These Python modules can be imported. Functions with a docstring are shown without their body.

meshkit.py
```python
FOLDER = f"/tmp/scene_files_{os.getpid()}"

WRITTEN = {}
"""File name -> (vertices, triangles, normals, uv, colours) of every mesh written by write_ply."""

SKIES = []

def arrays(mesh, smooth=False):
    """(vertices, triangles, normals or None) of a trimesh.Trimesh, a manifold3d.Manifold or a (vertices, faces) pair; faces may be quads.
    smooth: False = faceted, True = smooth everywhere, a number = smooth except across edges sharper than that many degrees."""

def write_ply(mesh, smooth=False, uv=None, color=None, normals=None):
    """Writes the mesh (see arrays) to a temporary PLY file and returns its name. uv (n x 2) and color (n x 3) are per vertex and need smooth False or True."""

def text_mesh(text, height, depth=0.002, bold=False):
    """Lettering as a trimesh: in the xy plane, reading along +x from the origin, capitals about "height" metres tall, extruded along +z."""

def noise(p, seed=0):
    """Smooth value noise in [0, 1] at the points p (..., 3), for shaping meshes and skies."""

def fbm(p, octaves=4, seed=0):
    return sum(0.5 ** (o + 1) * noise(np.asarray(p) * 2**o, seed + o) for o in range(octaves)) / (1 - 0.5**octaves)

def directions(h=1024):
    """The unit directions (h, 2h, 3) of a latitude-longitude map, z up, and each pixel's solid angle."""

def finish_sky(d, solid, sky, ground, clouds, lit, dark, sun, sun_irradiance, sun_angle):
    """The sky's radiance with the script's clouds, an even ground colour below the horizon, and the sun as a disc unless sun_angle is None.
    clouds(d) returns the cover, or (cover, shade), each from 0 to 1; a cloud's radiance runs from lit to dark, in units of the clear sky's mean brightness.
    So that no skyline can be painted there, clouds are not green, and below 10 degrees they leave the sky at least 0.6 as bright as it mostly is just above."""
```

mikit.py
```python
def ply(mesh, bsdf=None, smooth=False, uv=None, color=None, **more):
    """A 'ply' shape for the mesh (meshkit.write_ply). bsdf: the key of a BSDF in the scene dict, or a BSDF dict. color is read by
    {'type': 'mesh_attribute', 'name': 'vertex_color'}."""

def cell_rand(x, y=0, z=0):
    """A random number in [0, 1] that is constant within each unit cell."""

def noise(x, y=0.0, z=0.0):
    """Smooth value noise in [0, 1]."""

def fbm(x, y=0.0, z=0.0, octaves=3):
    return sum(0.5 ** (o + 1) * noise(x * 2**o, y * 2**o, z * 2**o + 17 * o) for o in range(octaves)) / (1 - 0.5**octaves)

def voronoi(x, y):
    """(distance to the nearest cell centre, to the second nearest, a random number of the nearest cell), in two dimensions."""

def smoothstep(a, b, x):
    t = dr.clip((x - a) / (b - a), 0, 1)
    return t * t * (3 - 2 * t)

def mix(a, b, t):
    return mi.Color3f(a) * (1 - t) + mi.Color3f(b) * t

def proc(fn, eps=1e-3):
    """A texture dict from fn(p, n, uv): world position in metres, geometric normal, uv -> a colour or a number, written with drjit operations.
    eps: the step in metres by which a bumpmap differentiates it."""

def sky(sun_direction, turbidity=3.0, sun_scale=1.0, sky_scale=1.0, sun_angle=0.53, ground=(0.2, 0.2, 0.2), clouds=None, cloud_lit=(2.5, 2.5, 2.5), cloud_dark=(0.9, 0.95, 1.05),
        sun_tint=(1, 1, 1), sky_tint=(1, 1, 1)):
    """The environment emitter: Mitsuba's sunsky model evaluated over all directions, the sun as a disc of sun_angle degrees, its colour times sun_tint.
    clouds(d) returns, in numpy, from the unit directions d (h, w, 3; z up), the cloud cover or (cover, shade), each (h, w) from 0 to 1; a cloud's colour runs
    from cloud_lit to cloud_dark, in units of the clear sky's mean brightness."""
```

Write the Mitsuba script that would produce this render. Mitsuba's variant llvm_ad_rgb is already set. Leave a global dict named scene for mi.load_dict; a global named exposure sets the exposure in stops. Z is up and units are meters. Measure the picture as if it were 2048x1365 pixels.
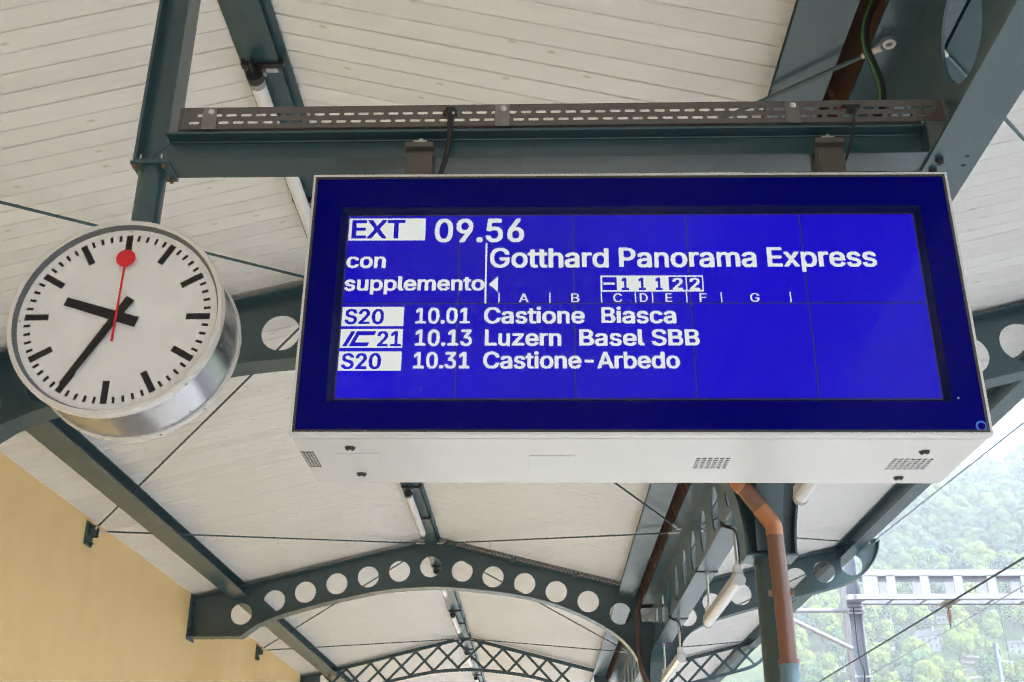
import math
import numpy as np
import trimesh, shapely
from shapely.geometry import Polygon, LineString, Point, box as sbox
import drjit as dr
import mitsuba as mi
import mikit, meshkit

T = mi.ScalarTransform4f
scene, labels = {}, {}
H = 1.65                                   # eye height above the platform

# ------------------------------------------------------------------ camera, sky, exposure
exposure = 3.62
PITCH, YAW, ROLL = math.radians(24.557), math.radians(1.3314), math.radians(0.147)
F_ = np.array([-math.sin(YAW) * math.cos(PITCH), math.cos(YAW) * math.cos(PITCH), math.sin(PITCH)])
R_ = np.array([math.cos(YAW), math.sin(YAW), 0.0])
U_ = np.cross(R_, F_)
U_ = -math.sin(ROLL) * R_ + math.cos(ROLL) * U_
scene['camera'] = {'type': 'perspective', 'fov': math.degrees(2 * math.atan(1024 / 2231.5)), 'fov_axis': 'x', 'near_clip': 0.05, 'far_clip': 9000.0,
                   'to_world': T().look_at(origin=[0, 0, H], target=[float(F_[0]), float(F_[1]), H + float(F_[2])], up=[float(c) for c in U_])}


def cloud_cover(d):
    q = d / np.maximum(d[..., 2:3], 0.06)
    c = meshkit.fbm(np.stack([q[..., 0] * 0.8, q[..., 1] * 0.8, 0 * q[..., 0]], -1), 4, 3)
    return np.clip(0.22 + 1.6 * (c - 0.5), 0.06, 0.9), np.clip((c - 0.55) * 1.5, 0, 0.5)


scene['sky'] = mikit.sky((0.62, -0.45, 0.60), turbidity=4, sky_scale=1.35, sun_scale=0.85, sun_tint=(0.76, 0.965, 1.36), sun_angle=2.0, ground=(0.22, 0.22, 0.2), clouds=cloud_cover,
                         cloud_lit=(2.2, 2.3, 2.4), cloud_dark=(1.4, 1.5, 1.65))

# ------------------------------------------------------------------ materials
smooth, nz, fbm = mikit.smoothstep, mikit.noise, mikit.fbm


def mat(key, d):
    scene[key] = d
    return key


def princ(key, col, rough=0.5, **k):
    c = col if isinstance(col, dict) else {'type': 'rgb', 'value': list(col)}
    return mat(key, {'type': 'twosided', 'b': {'type': 'principled', 'base_color': c, 'roughness': rough, **k}})


def paint_fn(p, n, uv):
    d = fbm(p.x * 5, p.y * 5, p.z * 5, 3)
    s = smooth(0.66, 0.8, fbm(p.x * 23 + 7, p.y * 9, p.z * 23, 2))
    return mikit.mix((0.014, 0.049, 0.058), (0.026, 0.070, 0.082), d) * (1 - 0.18 * s)


princ('m_paint', mikit.proc(paint_fn), 0.30, specular=0.9)
princ('m_paint_blue', (0.12, 0.2, 0.24), 0.4, specular=0.5)


def plank_fn(base, warm, seed):
    def fn(p, n, uv):
        g = fbm(p.x * 3.0 + seed, p.y * 60 + seed, p.z * 0 + seed, 2)
        blot = fbm(p.x * 1.7 + seed, p.y * 1.7, seed, 2)
        i, j = dr.floor(p.x * 3.1), dr.floor(p.y / 0.1185)
        kx = (i + 0.2 + 0.6 * mikit.cell_rand(i, j, seed)) / 3.1
        ky = (j + 0.3 + 0.4 * mikit.cell_rand(i, j, seed + 1)) * 0.1185
        dk = dr.sqrt(dr.square((p.x - kx) * 0.6) + dr.square(p.y - ky))
        knot = (1 - smooth(0.005, 0.015, dk)) * dr.select(mikit.cell_rand(i, j, seed + 2) > 0.72, 1.0, 0.0)
        scuff = smooth(0.72, 0.8, fbm(p.x * 2.2, p.y * 38 + seed, 3.0, 3))
        c = mikit.mix(base, warm, 0.55 * blot + 0.3 * g)
        return mikit.mix(c, (0.47, 0.38, 0.25), dr.clip(0.5 * knot + 0.08 * scuff, 0, 1))
    return mikit.proc(fn)


PL = [princ('m_plank_a', plank_fn((0.80, 0.795, 0.78), (0.775, 0.755, 0.725), 3), 0.55),
      princ('m_plank_b', plank_fn((0.775, 0.765, 0.75), (0.75, 0.73, 0.70), 11), 0.55),
      princ('m_plank_c', plank_fn((0.81, 0.805, 0.79), (0.785, 0.77, 0.745), 23), 0.55)]
princ('m_roofing', (0.22, 0.21, 0.2), 0.9)


def plaster_fn(p, n, uv):
    b = smooth(0.25, 0.75, fbm(p.y * 0.9, p.z * 0.45, 4.0, 4))
    f = fbm(p.y * 7, p.z * 7, 1.0, 3)
    run = fbm(p.y * 5.0, p.z * 0.35, 9.0, 3)
    stain = smooth(0.62, 0.78, fbm(p.y * 2.2, p.z * 1.6, 12.0, 4))
    c = mikit.mix((0.96, 0.71, 0.35), (0.86, 0.585, 0.255), dr.clip(0.55 * b + 0.3 * f + 0.22 * (run - 0.4), 0, 1))
    return c * (1 - 0.03 * stain)


mat('m_plaster', {'type': 'bumpmap', 'scale': 1.0, 't': mikit.proc(lambda p, n, uv: 0.0012 * fbm(p.y * 60, p.z * 60, 0.0, 2), eps=4e-3),
                  'b': {'type': 'twosided', 'b': {'type': 'principled', 'base_color': mikit.proc(plaster_fn), 'roughness': 0.75}}})
mat('m_alu', {'type': 'twosided', 'b': {'type': 'roughconductor', 'material': 'Al', 'alpha': 0.045, 'specular_reflectance': {'type': 'rgb', 'value': [0.60, 0.61, 0.635]}}})
mat('m_galv_dull', {'type': 'twosided', 'b': {'type': 'roughconductor', 'material': 'Al', 'alpha': 0.35, 'specular_reflectance': {'type': 'rgb', 'value': [0.27, 0.27, 0.26]}}})
mat('m_galv', {'type': 'twosided', 'b': {'type': 'roughconductor', 'material': 'Al', 'alpha': 0.3, 'specular_reflectance': {'type': 'rgb', 'value': [0.6, 0.6, 0.59]}}})
princ('m_alu_paint', (0.63, 0.615, 0.58), 0.35)
princ('m_casing', (0.565, 0.56, 0.545), 0.24, specular=0.6)
princ('m_casing_dark', (0.085, 0.08, 0.066), 0.45)
princ('m_black', (0.012, 0.012, 0.013), 0.5)
princ('m_dark', (0.03, 0.03, 0.032), 0.55)
princ('m_grey', (0.30, 0.30, 0.29), 0.45)
princ('m_bezel', (0.0003, 0.0003, 0.135), 0.12, specular=0.05)
princ('m_inner', (0.0008, 0.003, 0.06), 0.5, specular=0.08)
princ('m_lcd', (0.002, 0.0015, 0.04), 0.35, specular=0.1)
princ('m_dial', (0.715, 0.72, 0.715), 0.3)
princ('m_mark', (0.012, 0.012, 0.013), 0.6, specular=0.2)
princ('m_red', (0.62, 0.002, 0.012), 0.4)
mat('m_pane', {'type': 'thindielectric', 'int_ior': 1.5})
mat('m_pane_coated', {'type': 'thindielectric', 'int_ior': 1.16})
princ('m_tray', (0.108, 0.100, 0.094), 0.45, specular=0.4)
princ('m_copper', (0.19, 0.08, 0.045), 0.24, specular=0.7, clearcoat=0.4)
princ('m_copper_new', (0.46, 0.185, 0.09), 0.34, metallic=0.35)
princ('m_gutter', (0.075, 0.032, 0.018), 0.5)
princ('m_ridge_tube', (0.80, 0.79, 0.80), 0.2, specular=0.6)
princ('m_lamp_tube', (0.62, 0.62, 0.63), 0.12, specular=0.8, clearcoat=0.5)
princ('m_lamp_body', (0.42, 0.40, 0.36), 0.35)
princ('m_green', (0.03, 0.14, 0.03), 0.5)
princ('m_ring', (0.02, 0.12, 0.55), 0.4)
princ('m_bezel_ring', (0.105, 0.11, 0.115), 0.35)
princ('m_rust', (0.16, 0.09, 0.055), 0.7)
princ('m_print', (0.10, 0.095, 0.085), 0.5)
princ('m_steel_light', (0.40, 0.41, 0.44), 0.5)
princ('m_pin', (0.62, 0.63, 0.64), 0.3)
princ('m_steel_mid', (0.33, 0.35, 0.40), 0.5)
princ('m_wire', (0.03, 0.035, 0.04), 0.6)
princ('m_wire_light', (0.25, 0.26, 0.27), 0.6)
princ('m_ceramic', (0.45, 0.27, 0.2), 0.3)
princ('m_concrete', mikit.proc(lambda p, n, uv: mikit.mix((0.52, 0.51, 0.49), (0.44, 0.43, 0.415), fbm(p.x * 2, p.y * 2, 0.0, 3))), 0.85)
princ('m_ballast', mikit.proc(lambda p, n, uv: mikit.mix((0.085, 0.078, 0.07), (0.15, 0.14, 0.13), fbm(p.x * 0.7, p.y * 0.7, 0.0, 4))), 0.95)


def hill_fn(p, n, uv):
    a = fbm(p.x / 40, p.y / 40, p.z / 25, 3)
    return mikit.mix((0.06, 0.10, 0.03), (0.12, 0.15, 0.045), a)


princ('m_hill', mikit.proc(hill_fn), 0.95)


def leaf(key, a, b, s):
    princ(key, mikit.proc(lambda p, n, uv: mikit.mix(a, b, fbm(p.x / s, p.y / s, p.z / s, 2))), 0.8)
    return key


LEAF = [leaf('m_leaf_yellow', (0.22, 0.26, 0.022), (0.09, 0.155, 0.022), 4.0), leaf('m_leaf_green', (0.075, 0.145, 0.03), (0.04, 0.095, 0.03), 4.0),
        leaf('m_leaf_dark', (0.03, 0.06, 0.035), (0.02, 0.045, 0.03), 3.0)]
def wood_fn(p, n, uv):
    a = smooth(0.3, 0.72, fbm(p.x / 34, p.y / 34, p.z / 26, 2))
    b = fbm(p.x / 6, p.y / 6, p.z / 6, 2)
    return mikit.mix((0.012, 0.042, 0.024), (0.115, 0.165, 0.024), dr.clip(0.62 * a + 0.75 * (b - 0.3), 0, 1))


princ('m_leaf_wood', mikit.proc(wood_fn), 0.85)
princ('m_bark', (0.09, 0.07, 0.05), 0.9)
princ('m_house_white', (0.50, 0.485, 0.465), 0.8)
princ('m_house_pink', (0.70, 0.50, 0.42), 0.8)
princ('m_roof_slate', (0.10, 0.10, 0.115), 0.85)
princ('m_roof_tile', (0.36, 0.25, 0.2), 0.8)
princ('m_window', (0.16, 0.17, 0.18), 0.3)
princ('m_stone', (0.36, 0.33, 0.27), 0.9)

# ------------------------------------------------------------------ mesh helpers
cat = trimesh.util.concatenate


def key_for(name):
    if name not in scene and name not in labels:
        return name
    i = 1
    while f'{name}_{i:03d}' in scene or f'{name}_{i:03d}' in labels:
        i += 1
    return f'{name}_{i:03d}'


def thing(name, label, category, group=None):
    k = key_for(name)
    labels[k] = {'label': label, 'category': category}
    if group:
        labels[k]['group'] = group
    return k


def up(mesh):
    m = mesh.copy()
    m.apply_translation([0, 0, H])
    return m


def part(holder, name, mesh, m, smooth=False, label=None, kind=None, lift=True, **more):
    k = key_for(f'{holder}__{name}')
    if isinstance(mesh, list):
        mesh = cat(mesh)
    scene[k] = mikit.ply(up(mesh) if lift else mesh, m, smooth=smooth, **more)
    d = {}
    if label:
        d['label'] = label
    if kind:
        d['kind'] = kind
    if d:
        labels[k] = d
    return k


def box(x0, x1, y0, y1, z0, z1):
    b = trimesh.creation.box([x1 - x0, y1 - y0, z1 - z0])
    b.apply_translation([(x0 + x1) / 2, (y0 + y1) / 2, (z0 + z1) / 2])
    return b


def cbox(x0, x1, y0, y1, z0, z1, c=0.002):
    """A box with all edges chamfered by c."""
    v = []
    for sx in (0, 1):
        for sy in (0, 1):
            for sz in (0, 1):
                q = [(x0, x1)[sx], (y0, y1)[sy], (z0, z1)[sz]]
                d = [c if s == 0 else -c for s in (sx, sy, sz)]
                for a in range(3):
                    w = list(q)
                    for b in range(3):
                        if b != a:
                            w[b] += d[b]
                    v.append(w)
    return trimesh.convex.convex_hull(np.array(v))


def polys(g):
    return [x for x in getattr(g, 'geoms', [g]) if isinstance(x, Polygon) and x.area > 1e-9]


def ext_xz(g, y0, y1):
    out = []
    for q in polys(g):
        m = trimesh.creation.extrude_polygon(q, y1 - y0, engine='earcut')
        v = m.vertices
        m.vertices = np.stack([v[:, 0], y1 - v[:, 2], v[:, 1]], 1)
        out.append(m)
    return cat(out)


def ext_yz(g, x0, x1):
    out = []
    for q in polys(g):
        m = trimesh.creation.extrude_polygon(q, x1 - x0, engine='earcut')
        v = m.vertices
        m.vertices = np.stack([x0 + v[:, 2], v[:, 0], v[:, 1]], 1)
        out.append(m)
    return cat(out)


def cyl(p0, p1, r, n=16, r1=None):
    p0, p1 = np.array(p0, float), np.array(p1, float)
    L = np.linalg.norm(p1 - p0)
    m = trimesh.creation.cylinder(1.0, 1.0, sections=n)
    v = m.vertices
    rr = np.where(v[:, 2] > 0, r if r1 is None else r1, r)
    m.vertices = np.stack([v[:, 0] * rr, v[:, 1] * rr, (v[:, 2] + 0.5) * L], 1)
    m.apply_transform(trimesh.geometry.align_vectors([0, 0, 1], (p1 - p0) / L))
    m.apply_translation(p0)
    return m


def tube(pts, r, n=10, closed=True):
    pts = np.asarray(pts, float)
    t = np.gradient(pts, axis=0)
    t /= np.linalg.norm(t, axis=1)[:, None]
    a = np.array([0.31, 0.17, 0.93]) if abs(t[0, 2]) < 0.8 else np.array([0.9, 0.3, 0.1])
    rings = []
    for i, q in enumerate(pts):
        a = a - t[i] * (a @ t[i])
        a /= np.linalg.norm(a)
        b = np.cross(t[i], a)
        ang = np.arange(n) * 2 * np.pi / n
        rad = r if np.isscalar(r) else r[i]
        rings.append(q + rad * (np.cos(ang)[:, None] * a + np.sin(ang)[:, None] * b))
    v = np.vstack(rings + [pts[:1], pts[-1:]])
    f = []
    N = len(pts)
    for i in range(N - 1):
        for j in range(n):
            k = (j + 1) % n
            f += [[i * n + j, i * n + k, (i + 1) * n + k], [i * n + j, (i + 1) * n + k, (i + 1) * n + j]]
    for j in range(n):
        k = (j + 1) % n
        f += [[N * n, k, j], [N * n + 1, (N - 1) * n + j, (N - 1) * n + k]]
    return trimesh.Trimesh(v, f, process=False)


def spline(pts, m=8):
    """Catmull-Rom through the points."""
    p = np.asarray(pts, float)
    q = np.vstack([2 * p[0] - p[1], p, 2 * p[-1] - p[-2]])
    out = []
    for i in range(1, len(q) - 2):
        for t in np.arange(m) / m:
            a, b, c, d = q[i - 1], q[i], q[i + 1], q[i + 2]
            out.append(0.5 * (2 * b + (c - a) * t + (2 * a - 5 * b + 4 * c - d) * t * t + (3 * b - a - 3 * c + d) * t ** 3))
    return np.vstack([out, p[-1:]])


def bolt(p, d, r=0.009, h=0.008):
    p, d = np.array(p, float), np.array(d, float)
    return cat([cyl(p, p + d * h, r, 6), cyl(p + d * h, p + d * (h + 0.006), r * 0.55, 8)])


def lathe_y(profile, cx, cz, n=96):
    """Rotate (radius, y) pairs about the axis (cx, *, cz)."""
    pr = np.asarray(profile, float)
    a = np.arange(n) * 2 * np.pi / n
    v = np.stack([cx + pr[:, 0][:, None] * np.sin(a), np.repeat(pr[:, 1][:, None], n, 1), cz + pr[:, 0][:, None] * np.cos(a)], -1)
    m, k = len(pr), np.arange(n)
    f = []
    for i in range(m - 1):
        a0, a1, b0, b1 = i * n + k, i * n + (k + 1) % n, (i + 1) * n + k, (i + 1) * n + (k + 1) % n
        f += [np.stack([a0, a1, b1], 1), np.stack([a0, b1, b0], 1)]
    t = trimesh.Trimesh(v.reshape(-1, 3), np.vstack(f), process=False)
    return t


def strip(pts, t):
    return LineString(pts).buffer(t / 2, cap_style='flat', join_style='mitre', mitre_limit=3)


def i_profile(w, h, tf, tw):
    return shapely.union_all([sbox(0, 0, w, tf), sbox(0, h - tf, w, h), sbox(w / 2 - tw / 2, tf - 1e-4, w / 2 + tw / 2, h - tf + 1e-4)])


# ------------------------------------------------------------------ setting: ground, platform, hill
RNG = np.random.default_rng(7)
NS = np.array([math.sin(math.radians(20)), math.cos(math.radians(20))])       # the way the valley side rises
NT = np.array([NS[1], -NS[0]])


def terrain(s, t):
    s, t = np.asarray(s, float), np.asarray(t, float)
    base = np.interp(s, [-1e5, 330, 500, 560, 700, 900, 1060, 1180, 1400, 3000], [-0.6, -0.6, 36, 68, 154, 256, 306, 310, 250, 60])
    q = np.stack([s / 90, t / 90, 0 * s], -1)
    bump = (meshkit.fbm(q, 4, 5) - 0.5) * np.interp(s, [330, 520, 900], [0, 16, 60])
    return base + bump


def st_xy(s, t):
    return np.asarray(s)[..., None] * NS + np.asarray(t)[..., None] * NT


s_ = np.concatenate([np.arange(320, 700, 10), np.arange(700, 1420, 18)]).astype(float)
t_ = np.arange(-420, 460, 14).astype(float)
S_, T_ = np.meshgrid(s_, t_, indexing='ij')
xy = st_xy(S_, T_)
V = np.concatenate([xy, terrain(S_, T_)[..., None]], -1).reshape(-1, 3)
ni, nj = S_.shape
ii = (np.arange(ni - 1)[:, None] * nj + np.arange(nj - 1)).ravel()
Fq = np.vstack([np.stack([ii, ii + nj, ii + nj + 1], 1), np.stack([ii, ii + nj + 1, ii + 1], 1)])
hm = trimesh.Trimesh(V, Fq, process=False)
if hm.face_normals[:, 2].mean() < 0:
    hm.invert()
scene['hill'] = mikit.ply(hm, 'm_hill', smooth=True)
labels['hill'] = {'kind': 'structure'}
g = sbox(-5000, -5000, 5000, 5000)
scene['ground'] = mikit.ply(trimesh.Trimesh([[-4000, -4000, -0.62], [4000, -4000, -0.62], [4000, 4000, -0.62], [-4000, 4000, -0.62]], [[0, 1, 2], [0, 2, 3]], process=False), 'm_ballast')
labels['ground'] = {'kind': 'structure'}
scene['platform'] = mikit.ply(box(-3.85, 4.3, -30, 60, -0.6, 0.0), 'm_concrete')
labels['platform'] = {'kind': 'structure'}

# ------------------------------------------------------------------ station building wall
w = thing('station_building', 'yellow plastered station building wall running along under the canopy edge', 'building')
part(w, 'wall', box(-10.0, -3.85, -30, 45, -0.62 - H, 7.4), 'm_plaster')
part(w, 'roof', ext_xz(Polygon([(-10.4, 7.4), (-3.5, 7.4), (-6.9, 9.2)]), -30.3, 45.3), 'm_roof_tile')

# ------------------------------------------------------------------ canopy roof: three slopes of boards
cr = thing('canopy_roof', 'white painted board ceiling of the platform canopy in three slopes', 'canopy roof')
SL = 0.25
cosS, sinS = 1 / math.sqrt(1 + SL * SL), SL / math.sqrt(1 + SL * SL)
Y0, Y1, PITCHB = -14.0, 31.0, 0.1185
slopes = [(-3.845, -1.20, lambda x: 3.555 + SL * x), (-1.20, 1.13, lambda x: 2.955 - SL * x), (1.42, 3.82, lambda x: 2.291 + SL * x)]
near0, near1 = 2.2, 8.8


def board(xa, xb, zf, y0, y1, t=0.02, c=0.0032):
    """One tongue and groove board: chamfered lower long edges."""
    za, zb = zf(xa), zf(xb)
    sec = [(y0, t), (y0, c), (y0 + c, 0), (y1 - c, 0), (y1, c), (y1, t)]
    v = [(xa, y, za + z) for y, z in sec] + [(xb, y, zb + z) for y, z in sec]
    f = []
    for i in range(6):
        j = (i + 1) % 6
        f += [[i, j, 6 + j], [i, 6 + j, 6 + i]]
    for i in range(1, 5):
        f += [[0, i + 1, i], [6, 6 + i, 7 + i]]
    m = trimesh.Trimesh(v, f, process=False)
    return m


for si, (xa, xb, zf) in enumerate(slopes):
    rest = []
    n0 = int(math.floor(Y0 / PITCHB))
    for k in range(n0, int(Y1 / PITCHB)):
        ya = k * PITCHB + 0.03 * si
        gap = 0.0034 + 0.0026 * (RNG.random() < 0.35) + 0.001 * RNG.random()
        dz = RNG.normal(0, 0.0007)
        m = board(xa, xb, (lambda x, zf=zf, dz=dz: zf(x) + dz), ya + gap / 2, ya + PITCHB - gap / 2)
        if near0 < ya < near1 and not (si == 2 and ya < 3.4):
            part(cr, 'plank', m, PL[int(RNG.integers(3))])
        else:
            rest.append(m)
    part(cr, 'plank_lining', rest, PL[si % 3], kind='stuff')
    part(cr, 'roofing', ext_xz(Polygon([(xa - 0.0, zf(xa) + 0.023), (xb + (0.0 if si else 0.01), zf(xb) + 0.023), (xb, zf(xb) + 0.09), (xa, zf(xa) + 0.09)]), Y0, Y1), 'm_roofing')

# valley gutter in the gap between the slopes
gt = thing('valley_gutter', 'brown copper gutter trough above the perforated girder', 'gutter')
gp = shapely.difference(Polygon([(1.165, 2.545), (1.405, 2.545), (1.47, 2.74), (1.10, 2.74)]), Polygon([(1.172, 2.552), (1.398, 2.552), (1.46, 2.76), (1.11, 2.76)]))
part(gt, 'trough', ext_xz(gp, Y0, Y1), 'm_gutter')
for k in range(24):
    yy = 1.0 + 0.62 * k
    part(gt, 'strap', ext_xz(shapely.difference(Polygon([(1.158, 2.536), (1.41, 2.536), (1.475, 2.735), (1.09, 2.735)]), Polygon([(1.165, 2.5449), (1.405, 2.5449), (1.4699, 2.745), (1.1001, 2.745)])), yy, yy + 0.035), 'm_copper')

# ------------------------------------------------------------------ purlins
def purlin(label, corner, ux, w, h, side, name='purlin'):
    """An I-beam along y hung below a slope; corner: its upper corner at the boards; side: which way the width runs along the slope."""
    k = thing(name, label, 'roof beam')
    u, n = np.array(ux, float), np.array([-ux[1], ux[0]])
    o = np.array(corner) - n * (h + 0.003) - (u * w if side < 0 else 0)
    tf = 0.013

    def place(g):
        c = np.array(g.exterior.coords)
        return Polygon(o + c[:, :1] * u + c[:, 1:] * n)
    part(k, 'web', ext_xz(place(sbox(w / 2 - 0.004, tf + 0.0005, w / 2 + 0.004, h - tf - 0.0005)), Y0, Y1), 'm_paint')
    part(k, 'bottom_flange', ext_xz(place(sbox(0, 0, w, tf)), Y0, Y1), 'm_paint')
    part(k, 'top_flange', ext_xz(place(sbox(0, h - tf, w, h)), Y0, Y1), 'm_paint')
    return k


uL, uR = (cosS, sinS), (cosS, -sinS)
purlin('dark teal roof beam nearest the yellow wall, below the left slope', (-3.28, 2.735), uL, 0.173, 0.149, -1)
purlin('teal roof beam beside the brown gutter, at the foot of the middle slope', (0.924, 2.722), uR, 0.19, 0.125, 1)
purlin('teal roof beam on the track side of the brown gutter, behind the perforated girder', (1.626, 2.696), uL, 0.245, 0.125, -1)
purlin('teal roof beam along the open outer edge of the canopy', (3.338, 3.124), uL, 0.201, 0.149, 1)
k = thing('ridge_beam', 'grey green ridge beam carrying the tube lamps along the canopy peak', 'roof beam')
part(k, 'bottom_flange', box(-1.276, -1.129, Y0, Y1, 3.175, 3.188), 'm_paint')
part(k, 'web', box(-1.206, -1.198, Y0, Y1, 3.1885, 3.2095), 'm_paint')
part(k, 'top_flange', box(-1.312, -1.092, Y0, Y1, 3.21, 3.2205), 'm_paint')

# ------------------------------------------------------------------ ribs and columns
RIBY = [6.13, 12.5, 18.75]
arch = [(-3.10, 2.27), (-2.887, 2.363), (-2.647, 2.436), (-2.42, 2.498), (-2.21, 2.547), (-1.75, 2.64), (-1.32, 2.678), (-0.95, 2.676), (-0.34, 2.612), (0.134, 2.51),
        (0.566, 2.339), (0.897, 2.134), (1.059, 1.951), (1.12, 1.80), (1.147, 1.62), (1.153, 1.48)]
wing = [(1.407, 1.48), (1.41, 1.56), (1.427, 1.69), (1.467, 1.864), (1.545, 2.03), (1.63, 2.15), (1.745, 2.235), (1.986, 2.335), (2.436, 2.462), (2.81, 2.552), (3.153, 2.64), (3.42, 2.712), (3.60, 2.80),
        (3.74, 2.945), (3.815, 3.09), (3.835, 3.19)]
archS, wingS = spline(arch, 5), spline(wing, 5)
topL = [(-3.835, 2.553), (-1.29, 3.172), (-1.11, 3.172), (1.12, 2.612)]
topR = [(1.43, 2.608), (3.75, 3.188), (3.83, 3.197)]
low = [(-3.835, 2.145), (-3.27, 2.145)]
RIBWEB = Polygon(low + [tuple(q) for q in archS] + [tuple(q) for q in wingS] + topR[::-1][1:] + [(1.40, 2.30), (1.15, 2.30)] + topL[::-1])
HOLES = [(-3.298, 2.393), (-2.942, 2.539), (-2.601, 2.633), (-2.253, 2.727), (-1.903, 2.803), (-1.552, 2.866), (-1.202, 2.915), (-0.846, 2.865), (-0.497, 2.8), (-0.142, 2.724), (0.211, 2.632),
         (0.564, 2.522), (0.917, 2.387), (1.648, 2.355), (1.935, 2.505), (2.255, 2.60), (2.574, 2.687), (2.893, 2.77), (3.207, 2.846), (3.523, 2.926)]
HOLER = [0.118] * 13 + [0.105] * 2 + [0.122] * 5


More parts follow.
